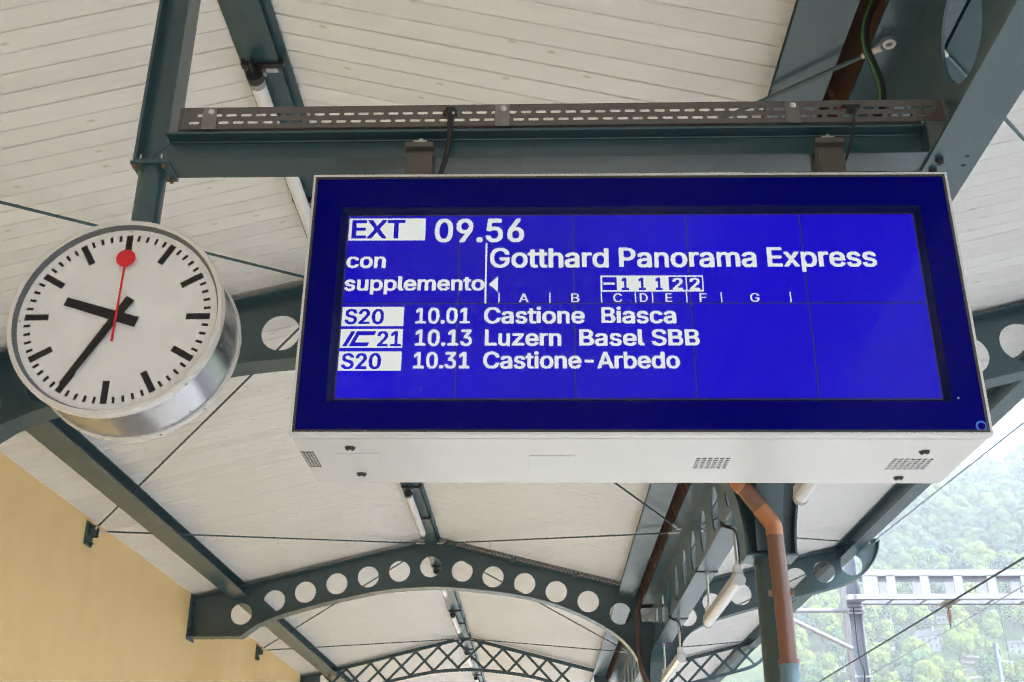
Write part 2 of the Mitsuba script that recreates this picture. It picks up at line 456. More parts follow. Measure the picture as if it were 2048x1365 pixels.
def rib(y, name, label, lattice=False):
    k = thing(name, label, 'canopy rib')
    fw = 0.18 if not lattice else 0.14
    if not lattice:
        wb = RIBWEB
        for q, r in zip(HOLES, HOLER):
            wb = wb.difference(Point(q).buffer(r, 20))
        part(k, 'web', ext_xz(wb, y - 0.005, y + 0.005), 'm_paint')
    else:
        chordT = shapely.union_all([strip(topL, 0.055), strip([(1.43, 2.60), (3.80, 3.185)], 0.055)])
        low2 = shapely.union_all([strip([(-3.835, 2.2), (-3.3, 2.2)] + [tuple(q) for q in archS], 0.05), strip([tuple(q) for q in wingS], 0.05)])
        for nm, gg in (('top_chord', chordT), ('bottom_chord', low2)):
            part(k, nm, ext_xz(gg.intersection(RIBWEB.buffer(0.03)), y - 0.02, y + 0.02), 'm_paint')
        inside = RIBWEB.buffer(0.0)
        nlat = 0
        for x in np.arange(-3.35, 3.6, 0.375):
            if 0.75 < x < 1.75:
                continue
            for sgn in (1, -1):
                ln = LineString([(x - sgn * 0.26, 1.9), (x - sgn * 0.26 + sgn * 1.02, 3.4)]).intersection(inside.buffer(-0.015))
                # one lattice bar leaning left or right
                if x > 1.5 or True:
                    zt = np.interp(x, [-3.83, -1.2, 1.12, 1.43, 3.83], [2.55, 3.17, 2.61, 2.61, 3.19])
                    ab = archS if x < 1.2 else wingS
                    o_ = np.argsort(ab[:, 0])
                    zb = max(2.15, np.interp(x, ab[o_, 0], ab[o_, 1]))
                    hh = 0.32 * (zt - zb) / 0.5 + 0.06
                    ln = LineString([(x - sgn * hh, zb - 0.12), (x + sgn * hh, zt + 0.12)]).intersection(inside.buffer(-0.02))
                if ln.length > 0.1:
                    part(k, 'lattice_bar', ext_xz(strip(list(getattr(ln, 'geoms', [ln])[0].coords), 0.04), y + (-0.032 if sgn > 0 else 0.021), y + (-0.021 if sgn > 0 else 0.032)), 'm_paint')
        head = Polygon([(0.95, 2.06), (1.153, 1.48), (1.407, 1.48), (1.64, 2.15), (1.66, 2.62), (0.9, 2.64)]).intersection(RIBWEB)
        part(k, 'head_plate', ext_xz(head, y - 0.012, y + 0.012), 'm_paint')
        part(k, 'end_plate', ext_xz(shapely.union_all([sbox(-3.835, 2.145, -3.55, 2.62)]).intersection(RIBWEB), y - 0.012, y + 0.012), 'm_paint')
    part(k, 'top_flange', ext_xz(strip([(x, z + 0.0065) for x, z in topL], 0.012), y - fw / 2, y + fw / 2), 'm_paint')
    part(k, 'wing_top_flange', ext_xz(strip([(x, z + 0.0065) for x, z in topR], 0.012), y - fw / 2, y + fw / 2), 'm_paint')
    lowline = low + [tuple(q) for q in archS]
    part(k, 'arch_flange', ext_xz(strip([(x, z - 0.0065) for x, z in low] + [tuple(q) for q in offset(archS, -0.0065)], 0.012), y - fw / 2, y + fw / 2), 'm_paint', smooth=30)
    part(k, 'wing_flange', ext_xz(strip([tuple(q) for q in offset(wingS, -0.0065)], 0.012), y - fw / 2, y + fw / 2), 'm_paint', smooth=30)
    part(k, 'capital_plate', box(1.139, 1.421, y - 0.104, y + 0.104, 1.4625, 1.4745), 'm_paint')
    part(k, 'bracket_plate', box(-3.849, -3.836, y - 0.13, y + 0.13, 2.10, 2.60), 'm_paint')
    for zz in (2.22, 2.35, 2.48):
        for yy in (-0.075, 0.075):
            part(k, 'bolt', bolt((-3.836, y + yy, zz), (1, 0, 0), 0.018, 0.018), 'm_dark')
    c = thing('canopy_column', {6.13: 'round grey green canopy column just behind the copper downpipe', 12.5: 'second round canopy column under the perforated rib',
                                18.75: 'farthest round canopy column under the lattice rib'}[y], 'column')
    part(c, 'shaft', cyl((1.28, y, -H), (1.28, y, 1.4624), 0.084, 40), 'm_paint', smooth=40)
    part(c, 'collar', cyl((1.28, y, 1.425), (1.28, y, 1.445), 0.0875, 40), 'm_paint', smooth=40)
    part(c, 'base', cyl((1.28, y, -H), (1.28, y, -H + 0.12), 0.15, 40), 'm_paint', smooth=40)
    return k


def offset(pts, d):
    p = np.asarray(pts)
    t = np.gradient(p, axis=0)
    t /= np.linalg.norm(t, axis=1)[:, None]
    return p + d * np.stack([-t[:, 1], t[:, 0]], 1)


rib(RIBY[0], 'canopy_rib', 'nearest perforated teal rib passing behind the clock and the blue display')
rib(RIBY[1], 'canopy_rib', 'middle perforated teal rib with thirteen round holes bolted to the yellow wall')
rib(RIBY[2], 'lattice_rib', 'farthest rib of crossed flat bars spanning the canopy', lattice=True)

# ------------------------------------------------------------------ perforated girder over the columns, bay by bay
XG = 1.275


def girder(ya, yb, label):
    k = thing('perforated_girder', label, 'girder')
    ea, eb = ya + 0.012, yb - 0.012
    hau = lambda y0, s: [(y0 + s * dy, z) for dy, z in ((0.095, 1.49), (0.10, 1.56), (0.115, 1.66), (0.16, 1.76), (0.26, 1.85), (0.42, 1.905), (0.62, 1.9275))]
    lowp = spline(hau(ya, 1), 4).tolist() + spline(hau(yb, -1)[::-1], 4).tolist()
    mid = (ya + yb) / 2
    web = Polygon([(ea, 2.47), (ea, 1.48)] + lowp + [(eb, 1.48), (eb, 2.47), (mid, 2.50)])
    for i in range(10):
        c = mid + (i - 4.5) * 0.6125
        if abs(c - mid) < (yb - ya) / 2 - 0.35:
            web = web.difference(Point(c, 2.226).buffer(0.16, 24))
    part(k, 'web', ext_yz(web.buffer(0), XG - 0.005, XG + 0.005), 'm_paint')
    part(k, 'bottom_flange', ext_yz(strip([tuple(q) for q in offset(lowp, -0.0065)], 0.012), XG - 0.077, XG + 0.077), 'm_paint', smooth=30)
    part(k, 'top_flange', ext_yz(strip([(ea + 0.1, 2.477), (mid, 2.507), (eb - 0.1, 2.477)], 0.012), XG - 0.125, XG + 0.125), 'm_paint')
    return k


girder(-0.2, 6.13, 'nearest girder with large round holes, right of the display beam')
girder(6.13, 12.5, 'perforated girder behind the copper downpipe carrying the pendant lamps')
girder(12.5, 18.75, 'far perforated girder seen under the middle rib at the column line')

# ------------------------------------------------------------------ tie rods and wall anchors
def rod(a, b, label, r=0.008, eyes=True):
    k = thing('tie_rod', label, 'tie rod')
    a, b = np.array(a, float), np.array(b, float)
    d = (b - a) / np.linalg.norm(b - a)
    part(k, 'bar', cyl(a, b, r, 10), 'm_paint', smooth=40)
    for e, s in ((a, 1), (b, -1)):
        q = e + s * d * 0.02
        ring = trimesh.creation.torus(0.0165, 0.0065, 20, 8)
        ring.apply_scale([1, 1, 0.8])
        ring.apply_translation(e - s * d * 0.014)
        part(k, 'eye', [ring, cyl(q - s * d * 0.005, q + s * d * 0.075, 0.0105, 10, 0.0095)], 'm_alu_paint', smooth=40)
    return k


mids = [3.04, 9.31, 15.6]
names = ['in the nearest bay', 'between the perforated ribs', 'before the lattice rib']
apex = lambda y, s: (-1.20 + 0.10 * s, y, 3.155)
for i, ym in enumerate(mids):
    wl = (-3.80, ym, 2.50)
    ge = (1.19, ym, 2.475)
    gr = (1.36, ym, 2.475)
    y_prev = [None, 6.13, 12.5][i]
    y_next = [6.13, 12.5, 18.75][i]
    if i > 0:
        rod(wl, apex(y_prev + 0.12, -1), f'thin rod from wall anchor back to the ridge {names[i]}')
        rod((ge[0], ym - 0.07, ge[2]), apex(y_prev + 0.12, 1), f'thin rod from girder back to the ridge {names[i]}')
    rod((wl[0], ym + 0.05, wl[2]), apex(y_next - 0.12, -1), f'thin rod from wall anchor forward to the ridge {names[i]}')
    rod((ge[0], ym + (0.07 if i else 0.0), ge[2]), apex(y_next - 0.12, 1), f'thin rod from girder forward to the ridge {names[i]}')
    rod(gr, (3.70, y_next - 0.12, 3.14), f'rod across the outer slope forward to the rib tip {names[i]}')
    if i > 0:
        rod((gr[0], ym - 0.07, gr[2]), (3.70, y_prev + 0.12, 3.14), f'rod across the outer slope back to the nearer rib tip {names[i]}')
    a = thing('wall_anchor', ['small teal anchor plate on the yellow wall left of the picture', 'teal anchor plate at the top of the yellow wall below the clock', 'smaller looking far anchor plate on the wall beyond the middle rib'][i], 'anchor plate')
    part(a, 'plate', cbox(-3.849, -3.83, ym - 0.075, ym + 0.075, 2.36, 2.56, 0.003), 'm_paint')
    part(a, 'lug', box(-3.83, -3.775, ym + 0.03, ym + 0.045, 2.44, 2.53), 'm_paint')
    part(a, 'lug', box(-3.83, -3.775, ym - 0.03, ym - 0.015, 2.44, 2.53), 'm_paint')
    for yy, zz in ((-0.05, 2.39), (0.05, 2.39), (-0.05, 2.53), (0.05, 2.53)):
        part(a, 'bolt', bolt((-3.83, ym + yy, zz), (1, 0, 0), 0.012, 0.012), 'm_dark')

# ------------------------------------------------------------------ ridge lamps
def ridge_lamp(y0, y1, label):
    k = thing('ridge_lamp', label, 'tube lamp', )
    x, z, r = -1.232, 3.112, 0.036
    part(k, 'tube', cyl((x, y0 + 0.075, z), (x, y1 - 0.05, z), r * 0.94, 28), 'm_ridge_tube', smooth=40)
    part(k, 'collar', cyl((x, y0 + 0.035, z), (x, y0 + 0.078, z), r * 1.0, 28), 'm_grey', smooth=40)
    part(k, 'end_cap', cyl((x, y0, z), (x, y0 + 0.04, z), r * 1.06, 28), 'm_black', smooth=40)
    part(k, 'end_cap', cyl((x, y1 - 0.05, z), (x, y1, z), r * 1.02, 28), 'm_grey', smooth=40)
    for yy in (y0 + 0.0, y1 - 0.42):
        part(k, 'strap', [box(-1.296, -1.109, yy, yy + 0.028, 3.160, 3.1735), box(-1.296, -1.278, yy, yy + 0.028, 3.1735, 3.195), box(-1.127, -1.109, yy, yy + 0.028, 3.1735, 3.195)], 'm_black')
        part(k, 'clip', [box(-1.27, -1.14, yy + 0.03, yy + 0.06, 3.163, 3.1735), box(x - 0.042, x + 0.042, yy + 0.03, yy + 0.06, z + r * 0.8, 3.163)], 'm_galv')
    part(k, 'cable', tube(spline([(x, y0 + 0.004, z), (x - 0.005, y0 - 0.035, z + 0.012), (x - 0.012, y0 - 0.03, z + 0.045), (x - 0.015, y0 - 0.005, 3.17)], 6), 0.007), 'm_black', smooth=50)


ridge_lamp(3.955, 5.50, 'grey tube lamp under the ridge beam above the display beam')
ridge_lamp(10.28, 11.80, 'tube lamp under the ridge beam just before the middle rib')
ridge_lamp(13.55, 15.0, 'tube lamp on the ridge seen through and under the middle rib')
ridge_lamp(16.35, 17.75, 'tube lamp on the ridge just before the lattice rib')
ridge_lamp(19.75, 21.25, 'tube lamp on the ridge just beyond the lattice rib')
ridge_lamp(22.85, 24.3, 'farthest tube lamp on the ridge near the bottom of the picture')


def pendant_lamp(y0, y1, label):
    k = thing('pendant_lamp', label, 'tube lamp', )
    z, r = 1.555, 0.034
    part(k, 'tube', cyl((XG, y0 + 0.04, z), (XG, y1 - 0.03, z), r, 28), 'm_lamp_tube', smooth=40)
    part(k, 'housing', ext_xz(Polygon([(XG - 0.037, z + 0.0), (XG + 0.037, z + 0.0), (XG + 0.03, z + 0.055), (XG - 0.03, z + 0.055)]).difference(Point(XG, z).buffer(r + 0.0005, 16)), y0 + 0.02, y1), 'm_lamp_body')
    part(k, 'end_cap', cyl((XG, y0, z), (XG, y0 + 0.04, z), r * 1.12, 28), 'm_lamp_tube', smooth=40)
    part(k, 'end_cap', cyl((XG, y1 - 0.03, z), (XG, y1 + 0.01, z), r * 1.06, 28), 'm_grey', smooth=40)
    for j, yy in enumerate((y0 + 0.06, y1 - 0.13)):
        part(k, 'hanger', [cyl((XG, yy, z + 0.05), (XG, yy, 1.914), 0.010, 12), box(XG - 0.018, XG + 0.018, yy - 0.018, yy + 0.018, 1.895, 1.914)], 'm_galv', smooth=40)
        part(k, 'strap', [box(XG - 0.085, XG + 0.085, yy - 0.016, yy + 0.016, 1.9085, 1.9145 - 0.0003), box(XG - 0.085, XG - 0.0785, yy - 0.016, yy + 0.016, 1.9142, 1.94), box(XG + 0.0785, XG + 0.085, yy - 0.016, yy + 0.016, 1.9142, 1.94)], 'm_dark')
        part(k, 'saddle', cbox(XG - 0.026, XG + 0.026, yy - 0.04, yy + 0.04, z + 0.02, z + 0.105, 0.004), 'm_alu_paint')
    part(k, 'cable', tube(spline([(XG - 0.09, y0 + 0.03, 1.935), (XG - 0.06, y0 + 0.02, 1.90), (XG + 0.0, y0 + 0.02, 1.87), (XG + 0.014, y0 + 0.03, 1.75), (XG + 0.012, y0 + 0.03, z + 0.1)], 6), 0.008), 'm_black', smooth=50)


pendant_lamp(3.75, 5.25, 'pendant tube lamp whose rounded end shows just under the display, right of the column')
pendant_lamp(7.04, 8.52, 'pendant tube lamp hanging left of the copper downpipe')
pendant_lamp(10.2, 11.7, 'pendant tube lamp farther away at the bottom edge, below the girder')

# ------------------------------------------------------------------ copper downpipes
def downpipe(yc, label, low_label, y_el=None):
    k = thing('downpipe', label, 'downpipe')
    y = yc
    pts = [(1.16, y + 0.05, 2.53), (1.11, y + 0.02, 2.2), (1.09, y, 1.95), (1.105, y, 1.86)]
    top = spline(pts, 6)
    a, b = np.array([1.105, y, 1.86]), np.array([1.272, y, 1.615])
    part(k, 'upper_pipe', tube(top, 0.0455, 28), 'm_copper', smooth=40)
    part(k, 'elbow', tube(spline([a + (-0.008, 0, 0.02), a + (0.012, 0, -0.03), a + 0.18 * (b - a)], 6), 0.0465, 28), 'm_copper_new', smooth=40)
    part(k, 'offset_pipe', tube([a + 0.15 * (b - a), a + 0.72 * (b - a)], 0.0455, 28), 'm_copper', smooth=40)
    part(k, 'elbow', tube(spline([a + 0.66 * (b - a), a + 0.86 * (b - a), b + (0.004, 0, -0.01), b + (0.008, 0, -0.07)], 6), 0.0465, 28), 'm_copper_new', smooth=40)
    part(k, 'lower_pipe', tube([b + (0.0075, 0, -0.06), (1.289, y, 1.2), (1.289, y, 0.885)], 0.0455, 28), 'm_copper', smooth=40)
    part(k, 'sleeve', [cyl((1.289, y, 0.875), (1.289, y, 0.897), 0.054, 28)], 'm_copper', smooth=40)
    part(k, 'standpipe', cyl((1.289, y, -H), (1.289, y, 0.8745), 0.050, 28), 'm_paint_blue', smooth=40)
    part(k, 'clamp', [cyl((1.284, y, 1.228), (1.284, y, 1.246), 0.0495, 28), box(1.335, 1.352, y - 0.012, y + 0.012, 1.222, 1.252), box(1.218, 1.236, y - 0.012, y + 0.012, 1.222, 1.252)], 'm_copper', smooth=30)
    part(k, 'seam_ring', [cyl((1.280, y, 1.535), (1.280, y, 1.545), 0.0475, 28)], 'm_copper', smooth=40)
    return k


downpipe(5.93, 'brown copper downpipe with bright elbows in front of the nearest column', '')
k = thing('downpipe', 'thin dark red brown downpipe running down beside the middle rib end', 'downpipe')
part(k, 'pipe', tube(spline([(1.12, 12.3, 2.5), (1.085, 12.3, 2.3), (1.085, 12.3, 2.0), (1.11, 12.3, 1.75), (1.19, 12.3, 1.5), (1.20, 12.3, 0.9), (1.20, 12.3, -H)], 8), 0.026, 20), 'm_gutter', smooth=40)

# ------------------------------------------------------------------ hanging frame: post and beam
YB = 2.913
hf = thing('hanging_frame', 'teal steel post and cross beam that hold the clock and the display', 'steel frame')
Z0, Z1 = 1.9265, 2.034
PX = -1.186


def hprof(c, w, h, tf=0.009, tw=0.007):
    return [sbox(c - w / 2, 0, c + w / 2, tf), sbox(c - w / 2, h - tf, c + w / 2, h), sbox(c - tw / 2, tf, c + tw / 2, h - tf)]


# beam along x: flanges horizontal; profile drawn in (y, z)
part(hf, 'beam_bottom_flange', cbox(PX - 0.05, XG - 0.079, YB - 0.05, YB + 0.05, Z0, Z0 + 0.0095, 0.0015), 'm_paint')
part(hf, 'beam_top_flange', cbox(PX + 0.0505, XG - 0.079, YB - 0.05, YB + 0.05, Z1 - 0.0095, Z1, 0.0015), 'm_paint')
part(hf, 'beam_web', box(PX - 0.04, XG - 0.081, YB - 0.0035, YB + 0.0035, Z0 + 0.0097, Z1 - 0.0097), 'm_paint')
part(hf, 'end_plate', box(XG - 0.0788, XG - 0.0775, YB - 0.06, YB + 0.06, Z0 + 0.012, Z1 + 0.06), 'm_paint')
# post: flanges face left and right
part(hf, 'post_flange', cbox(PX - 0.05, PX - 0.0405, YB - 0.05, YB + 0.05, Z0 + 0.0097, 3.172, 0.0015), 'm_paint')
part(hf, 'post_flange', cbox(PX + 0.0405, PX + 0.05, YB - 0.05, YB + 0.05, Z1 - 0.0095, 3.172, 0.0015), 'm_paint')
part(hf, 'post_web', box(PX - 0.0403, PX + 0.0403, YB - 0.0036, YB + 0.0034, Z1 - 0.0096, 3.172), 'm_paint')
weld = [tube([(PX + 0.043, YB - 0.0045, Z1 - 0.012), (PX - 0.036, YB - 0.0045, Z0 + 0.012)], 0.0022, 6), tube([(PX + 0.045, YB - 0.0045, Z0 + 0.0525), (XG - 0.085, YB - 0.0045, Z0 + 0.0525)], 0.0001, 4)]
part(hf, 'weld_seam', weld[0], 'm_paint')
fil = [tube([(PX + 0.05, YB - 0.006, Z1 - 0.0125), (XG - 0.083, YB - 0.006, Z1 - 0.0125)], 0.004, 8), tube([(PX + 0.0, YB - 0.006, Z0 + 0.0125), (XG - 0.083, YB - 0.006, Z0 + 0.0125)], 0.004, 8)]
part(hf, 'fillet', fil, 'm_paint', smooth=50)
for xx, yy in ((XG + 0.035, YB - 0.045), (XG + 0.04, YB + 0.005)):
    part(hf, 'bolt_hole', cyl((xx, yy, 1.9148), (xx, yy, 1.9136), 0.007, 14), 'm_black')
for xx, yy in ((XG - 0.045, YB - 0.03), (XG - 0.045, YB + 0.03)):
    part(hf, 'bolt', bolt((xx, yy, 1.9145), (0, 0, -1), 0.013, 0.014), 'm_dark')

# ------------------------------------------------------------------ station clock
CX, CZ = -1.1845, 1.3733
ck = thing('station_clock', 'round station clock with white dial, black bar marks and red second hand', 'clock')
yf, yd, yr = 2.800, 2.822, 3.022
part(ck, 'bezel', lathe_y([(0.2905, yf + 0.006), (0.291, yf + 0.001), (0.2918, yf), (0.3005, yf), (0.304, yf + 0.003), (0.3055, yf + 0.008), (0.3055, yf + 0.026), (0.2985, yf + 0.028), (0.29, yf + 0.028)], CX, CZ), 'm_alu_paint', smooth=35)
part(ck, 'housing', lathe_y([(0.29, yf + 0.027), (0.2972, yf + 0.027), (0.2972, yr - 0.022), (0.29, yr - 0.022)], CX, CZ), 'm_alu', smooth=35)
part(ck, 'rear_rim', lathe_y([(0.29, yr - 0.0225), (0.304, yr - 0.0225), (0.304, yr - 0.004), (0.298, yr), (0.0, yr)], CX, CZ), 'm_alu_paint', smooth=35)
part(ck, 'inner_ring', lathe_y([(0.2825, yd + 0.0005), (0.2906, yf + 0.0045)], CX, CZ), 'm_bezel_ring', smooth=35)
part(ck, 'dial', lathe_y([(0.2833, yd), (0.0, yd)], CX, CZ), 'm_dial')
part(ck, 'glass', lathe_y([(0.2895, yf + 0.0065), (0.0, yf + 0.0065)], CX, CZ), 'm_pane_coated')


def bar(a_deg, r0, r1, w0, w1, yy, t=0.0015):
    a = math.radians(a_deg)
    d, s = np.array([math.sin(a), math.cos(a)]), np.array([math.cos(a), -math.sin(a)])
    c = np.array([CX, CZ])
    return ext_xz(Polygon([c + d * r0 - s * w0 / 2, c + d * r0 + s * w0 / 2, c + d * r1 + s * w1 / 2, c + d * r1 - s * w1 / 2]), yy - t, yy)


for i in range(60):
    if i % 5 == 0:
        part(ck, 'hour_mark', bar(i * 6, 0.1965, 0.264, 0.0187, 0.0187, yd - 0.0003, 0.001), 'm_mark')
    else:
        part(ck, 'minute_mark', bar(i * 6, 0.2455, 0.264, 0.0076, 0.0076, yd - 0.0003, 0.001), 'm_mark')
part(ck, 'hour_hand', bar(287.5, -0.062, 0.161, 0.032, 0.0255, yd - 0.0045), 'm_mark')
part(ck, 'minute_hand', bar(210, -0.064, 0.242, 0.0265, 0.0185, yd - 0.0075), 'm_mark')
sec = [bar(0.4, -0.0805, 0.17, 0.0068, 0.0056, yd - 0.0105, 0.0012)]
a = math.radians(0.4)
sec.append(ext_xz(Point(CX + 0.1835 * math.sin(a), CZ + 0.1835 * math.cos(a)).buffer(0.0278, 24), yd - 0.0119, yd - 0.0105))
part(ck, 'second_hand', sec, 'm_red')
for ang in (0, 120, 268):
    q = math.radians(ang)
    part(ck, 'screw', cyl((CX + 0.279 * math.sin(q), yd - 0.004, CZ + 0.279 * math.cos(q)), (CX + 0.279 * math.sin(q), yd, CZ + 0.279 * math.cos(q)), 0.0035, 10), 'm_galv')
for ang, yy, rr in ((133, yf + 0.018, 0.3055), (133, yr - 0.012, 0.304), (180, yf + 0.06, 0.2972), (205, yf + 0.05, 0.2972), (205, yr - 0.04, 0.2972), (160, yr - 0.012, 0.304), (192, yr - 0.012, 0.304), (140, yr - 0.045, 0.2972), (150, yf + 0.055, 0.2972)):
    q = math.radians(ang)
    e = np.array([math.sin(q), 0, math.cos(q)])
    p0 = np.array([CX, yy, CZ]) + e * (rr - 0.0002)
    part(ck, 'rivet', cyl(p0, p0 + e * 0.0012, 0.0032, 10), 'm_black')
cp = thing('clock_post', 'short round teal tube from the frame corner down into the clock', 'post')
part(cp, 'tube', cyl((CX, YB, CZ + 0.28), (CX, YB, 1.9165), 0.0425, 40), 'm_paint', smooth=40)
part(cp, 'base_plate', cbox(CX - 0.056, CX + 0.062, YB - 0.056, YB + 0.056, 1.9162, 1.926, 0.0015), 'm_paint')
for sx in (-0.045, 0.045):
    for sy in (-0.043, 0.043):
        part(cp, 'bolt', bolt((CX + sx, YB + sy, 1.9162), (0, 0, -1), 0.008, 0.007), 'm_rust')
for sx in (-0.03, 0.035):
    part(cp, 'stud', cyl((CX + sx, YB - 0.043, Z0 + 0.0095), (CX + sx, YB - 0.043, Z0 + 0.026), 0.0035, 8), 'm_galv')

# ------------------------------------------------------------------ departure display
DC = np.array([0.2649, 2.705, 1.3651])
DT = math.radians(0.37)
DM = np.eye(4)
DM[:3, :3] = [[math.cos(DT), 0, math.sin(DT)], [0, 1, 0], [-math.sin(DT), 0, math.cos(DT)]]
DM[:3, 3] = DC


def dl(m):
    """Display-local mesh to the place it hangs (it hangs a trifle crooked)."""
    m = cat(m) if isinstance(m, list) else m.copy()
    m.apply_transform(DM)
    return m


dd = thing('departure_display', 'large blue lit departure board in a light grey case hanging from the cross beam', 'display')
W2, ZT, ZB, DEP = 0.9005, 0.3945, -0.3945, 0.416
casing = cbox(-W2, W2, 0.0325, DEP, ZB, ZT, 0.004)
frame = shapely.difference(sbox(-W2, ZB, W2, ZT), sbox(-W2 + 0.0065, ZB + 0.0065, W2 - 0.0065, ZT - 0.0065))
part(dd, 'casing', dl(casing), 'm_casing')
part(dd, 'front_frame', dl(ext_xz(frame, 0.0, 0.0285)), 'm_casing')
part(dd, 'gasket', dl(ext_xz(shapely.difference(sbox(-W2 + 0.0066, ZB + 0.0066, W2 - 0.0066, ZT - 0.0066), sbox(-W2 + 0.0135, ZB + 0.0135, W2 - 0.0135, ZT - 0.0135)), 0.001, 0.02)), 'm_dark')
OPX0, OPX1, OPZ0, OPZ1 = -0.8145, 0.8135, -0.3035, 0.2905
part(dd, 'bezel', dl(ext_xz(shapely.difference(sbox(-W2 + 0.0136, ZB + 0.0136, W2 - 0.0136, ZT - 0.0136), sbox(OPX0, OPZ0, OPX1, OPZ1)), 0.003, 0.009)), 'm_bezel')
LX0, LX1, LZ0, LZ1, LY = -0.796, 0.7975, -0.2855, 0.2750, 0.028
inner = [np.array([(OPX0, 0.009, OPZ0), (OPX1, 0.009, OPZ0), (OPX1, 0.009, OPZ1), (OPX0, 0.009, OPZ1)]), np.array([(LX0 - 0.002, LY + 0.001, LZ0 - 0.002), (LX1 + 0.002, LY + 0.001, LZ0 - 0.002), (LX1 + 0.002, LY + 0.001, LZ1 + 0.002), (LX0 - 0.002, LY + 0.001, LZ1 + 0.002)])]
vv = np.vstack(inner)
ff = [[i, 4 + i, 4 + (i + 1) % 4] for i in range(4)] + [[i, 4 + (i + 1) % 4, (i + 1) % 4] for i in range(4)]
part(dd, 'recess_frame', dl(trimesh.Trimesh(vv, ff, process=False)), 'm_inner')
part(dd, 'backing', dl(box(OPX0 - 0.003, OPX1 + 0.003, LY + 0.0015, LY + 0.0028, OPZ0 - 0.003, OPZ1 + 0.003)), 'm_dark')
part(dd, 'glass', dl(trimesh.Trimesh([(OPX0, 0.0061, OPZ0), (OPX1, 0.0061, OPZ0), (OPX1, 0.0061, OPZ1), (OPX0, 0.0061, OPZ1)], [[0, 1, 2], [0, 2, 3]], process=False)), 'm_pane_coated')
BLUE = 2.0 ** -exposure
mx, mz = (LX1 - LX0) / 5, (LZ1 - LZ0) / 2


def lcd_fn(p, n, uv):
    q = p.x - 0.0 * p.z
    stripe = 0.5 + 0.5 * dr.sin(q * (2 * math.pi / 0.00332))
    row = 0.5 + 0.5 * dr.sin(p.z * (2 * math.pi / 0.00334))
    tone = 0.72 + 0.52 * fbm(p.x * 1.6, p.z * 2.2, 5.0, 3)
    k_ = BLUE * tone * (0.86 + 0.18 * stripe + 0.10 * row)
    return mi.Color3f(0.0070 * k_, 0.0015 * k_, 0.49 * k_)


lcd_rad = mikit.proc(lcd_fn)
for i in range(5):
    for j in range(2):
        g_ = 0.0016
        x0, x1, z0, z1 = LX0 + i * mx + g_, LX0 + (i + 1) * mx - g_, LZ0 + j * mz + g_, LZ0 + (j + 1) * mz - g_
        quad = trimesh.Trimesh([(x0, LY, z0), (x1, LY, z0), (x1, LY, z1), (x0, LY, z1)], [[0, 1, 2], [0, 2, 3]], process=False)
        part(dd, 'screen_module', dl(quad), 'm_lcd', uv=np.array([[0, 0], [1, 0], [1, 1], [0, 1.0]]), emitter={'type': 'area', 'radiance': lcd_rad})

NX, NZ = 960, 336
px_, pz_ = (LX1 - LX0) / NX, (LZ1 - LZ0) / NZ
gx, gz = LX0 + (np.arange(NX) + 0.5) * px_, LZ0 + (np.arange(NZ) + 0.5) * pz_


def raster(text, x0, x1, zb, cap, bold=True):
    """The dots of the matrix that a line of lettering covers (a boolean NX x NZ array)."""
    m = meshkit.text_mesh(text, 1.0, 0.01, bold)
    tri = m.triangles[m.face_normals[:, 2] > 0.5][:, :, :2].copy()
    lo, hi = tri[..., 0].min(), tri[..., 0].max()
    tri[..., 0] = x0 + (tri[..., 0] - lo) * (x1 - x0) / (hi - lo)
    tri[..., 1] = zb + tri[..., 1] * cap
    on = np.zeros((NX, NZ), bool)
    for a_, b_, c_ in tri:
        i0, i1 = np.searchsorted(gx, [min(a_[0], b_[0], c_[0]) - px_, max(a_[0], b_[0], c_[0]) + px_])
        j0, j1 = np.searchsorted(gz, [min(a_[1], b_[1], c_[1]) - pz_, max(a_[1], b_[1], c_[1]) + pz_])
        if i1 <= i0 or j1 <= j0:
            continue
        X, Z = np.meshgrid(gx[i0:i1], gz[j0:j1], indexing='ij')
        cr_ = lambda p, q: (q[0] - p[0]) * (Z - p[1]) - (q[1] - p[1]) * (X - p[0])
        d1, d2, d3 = cr_(a_, b_), cr_(b_, c_), cr_(c_, a_)
        on[i0:i1, j0:j1] |= ((d1 >= -1e-12) & (d2 >= -1e-12) & (d3 >= -1e-12)) | ((d1 <= 1e-12) & (d2 <= 1e-12) & (d3 <= 1e-12))
    on[1:] |= on[:-1].copy()
    return on


def rbox(x0, x1, z0, z1):
    return ((gx > x0) & (gx < x1))[:, None] & ((gz > z0) & (gz < z1))[None, :]


def rpoly(pts):
    X, Z = np.meshgrid(gx, gz, indexing='ij')
    return shapely.contains_xy(Polygon(pts), X, Z)


def dots(on, label=None):
    v, f = [], []
    y = LY - 0.0006
    for i in range(NX):
        col = np.diff(np.concatenate([[0], on[i].astype(int), [0]]))
        for s0, e0 in zip(np.nonzero(col == 1)[0], np.nonzero(col == -1)[0]):
            xa, xb = LX0 + i * px_, LX0 + (i + 1.0) * px_
            za, zb = LZ0 + s0 * pz_, LZ0 + e0 * pz_
            n0 = len(v)
            v += [(xa, y, za), (xb, y, za), (xb, y, zb), (xa, y, zb)]
            f += [[n0, n0 + 1, n0 + 2], [n0, n0 + 2, n0 + 3]]
    part(dd, 'lettering', dl(trimesh.Trimesh(v, f, process=False)), 'm_grey', label=label, emitter={'type': 'area', 'radiance': {'type': 'rgb', 'value': [0.49 * BLUE, 0.535 * BLUE, 0.51 * BLUE]}})


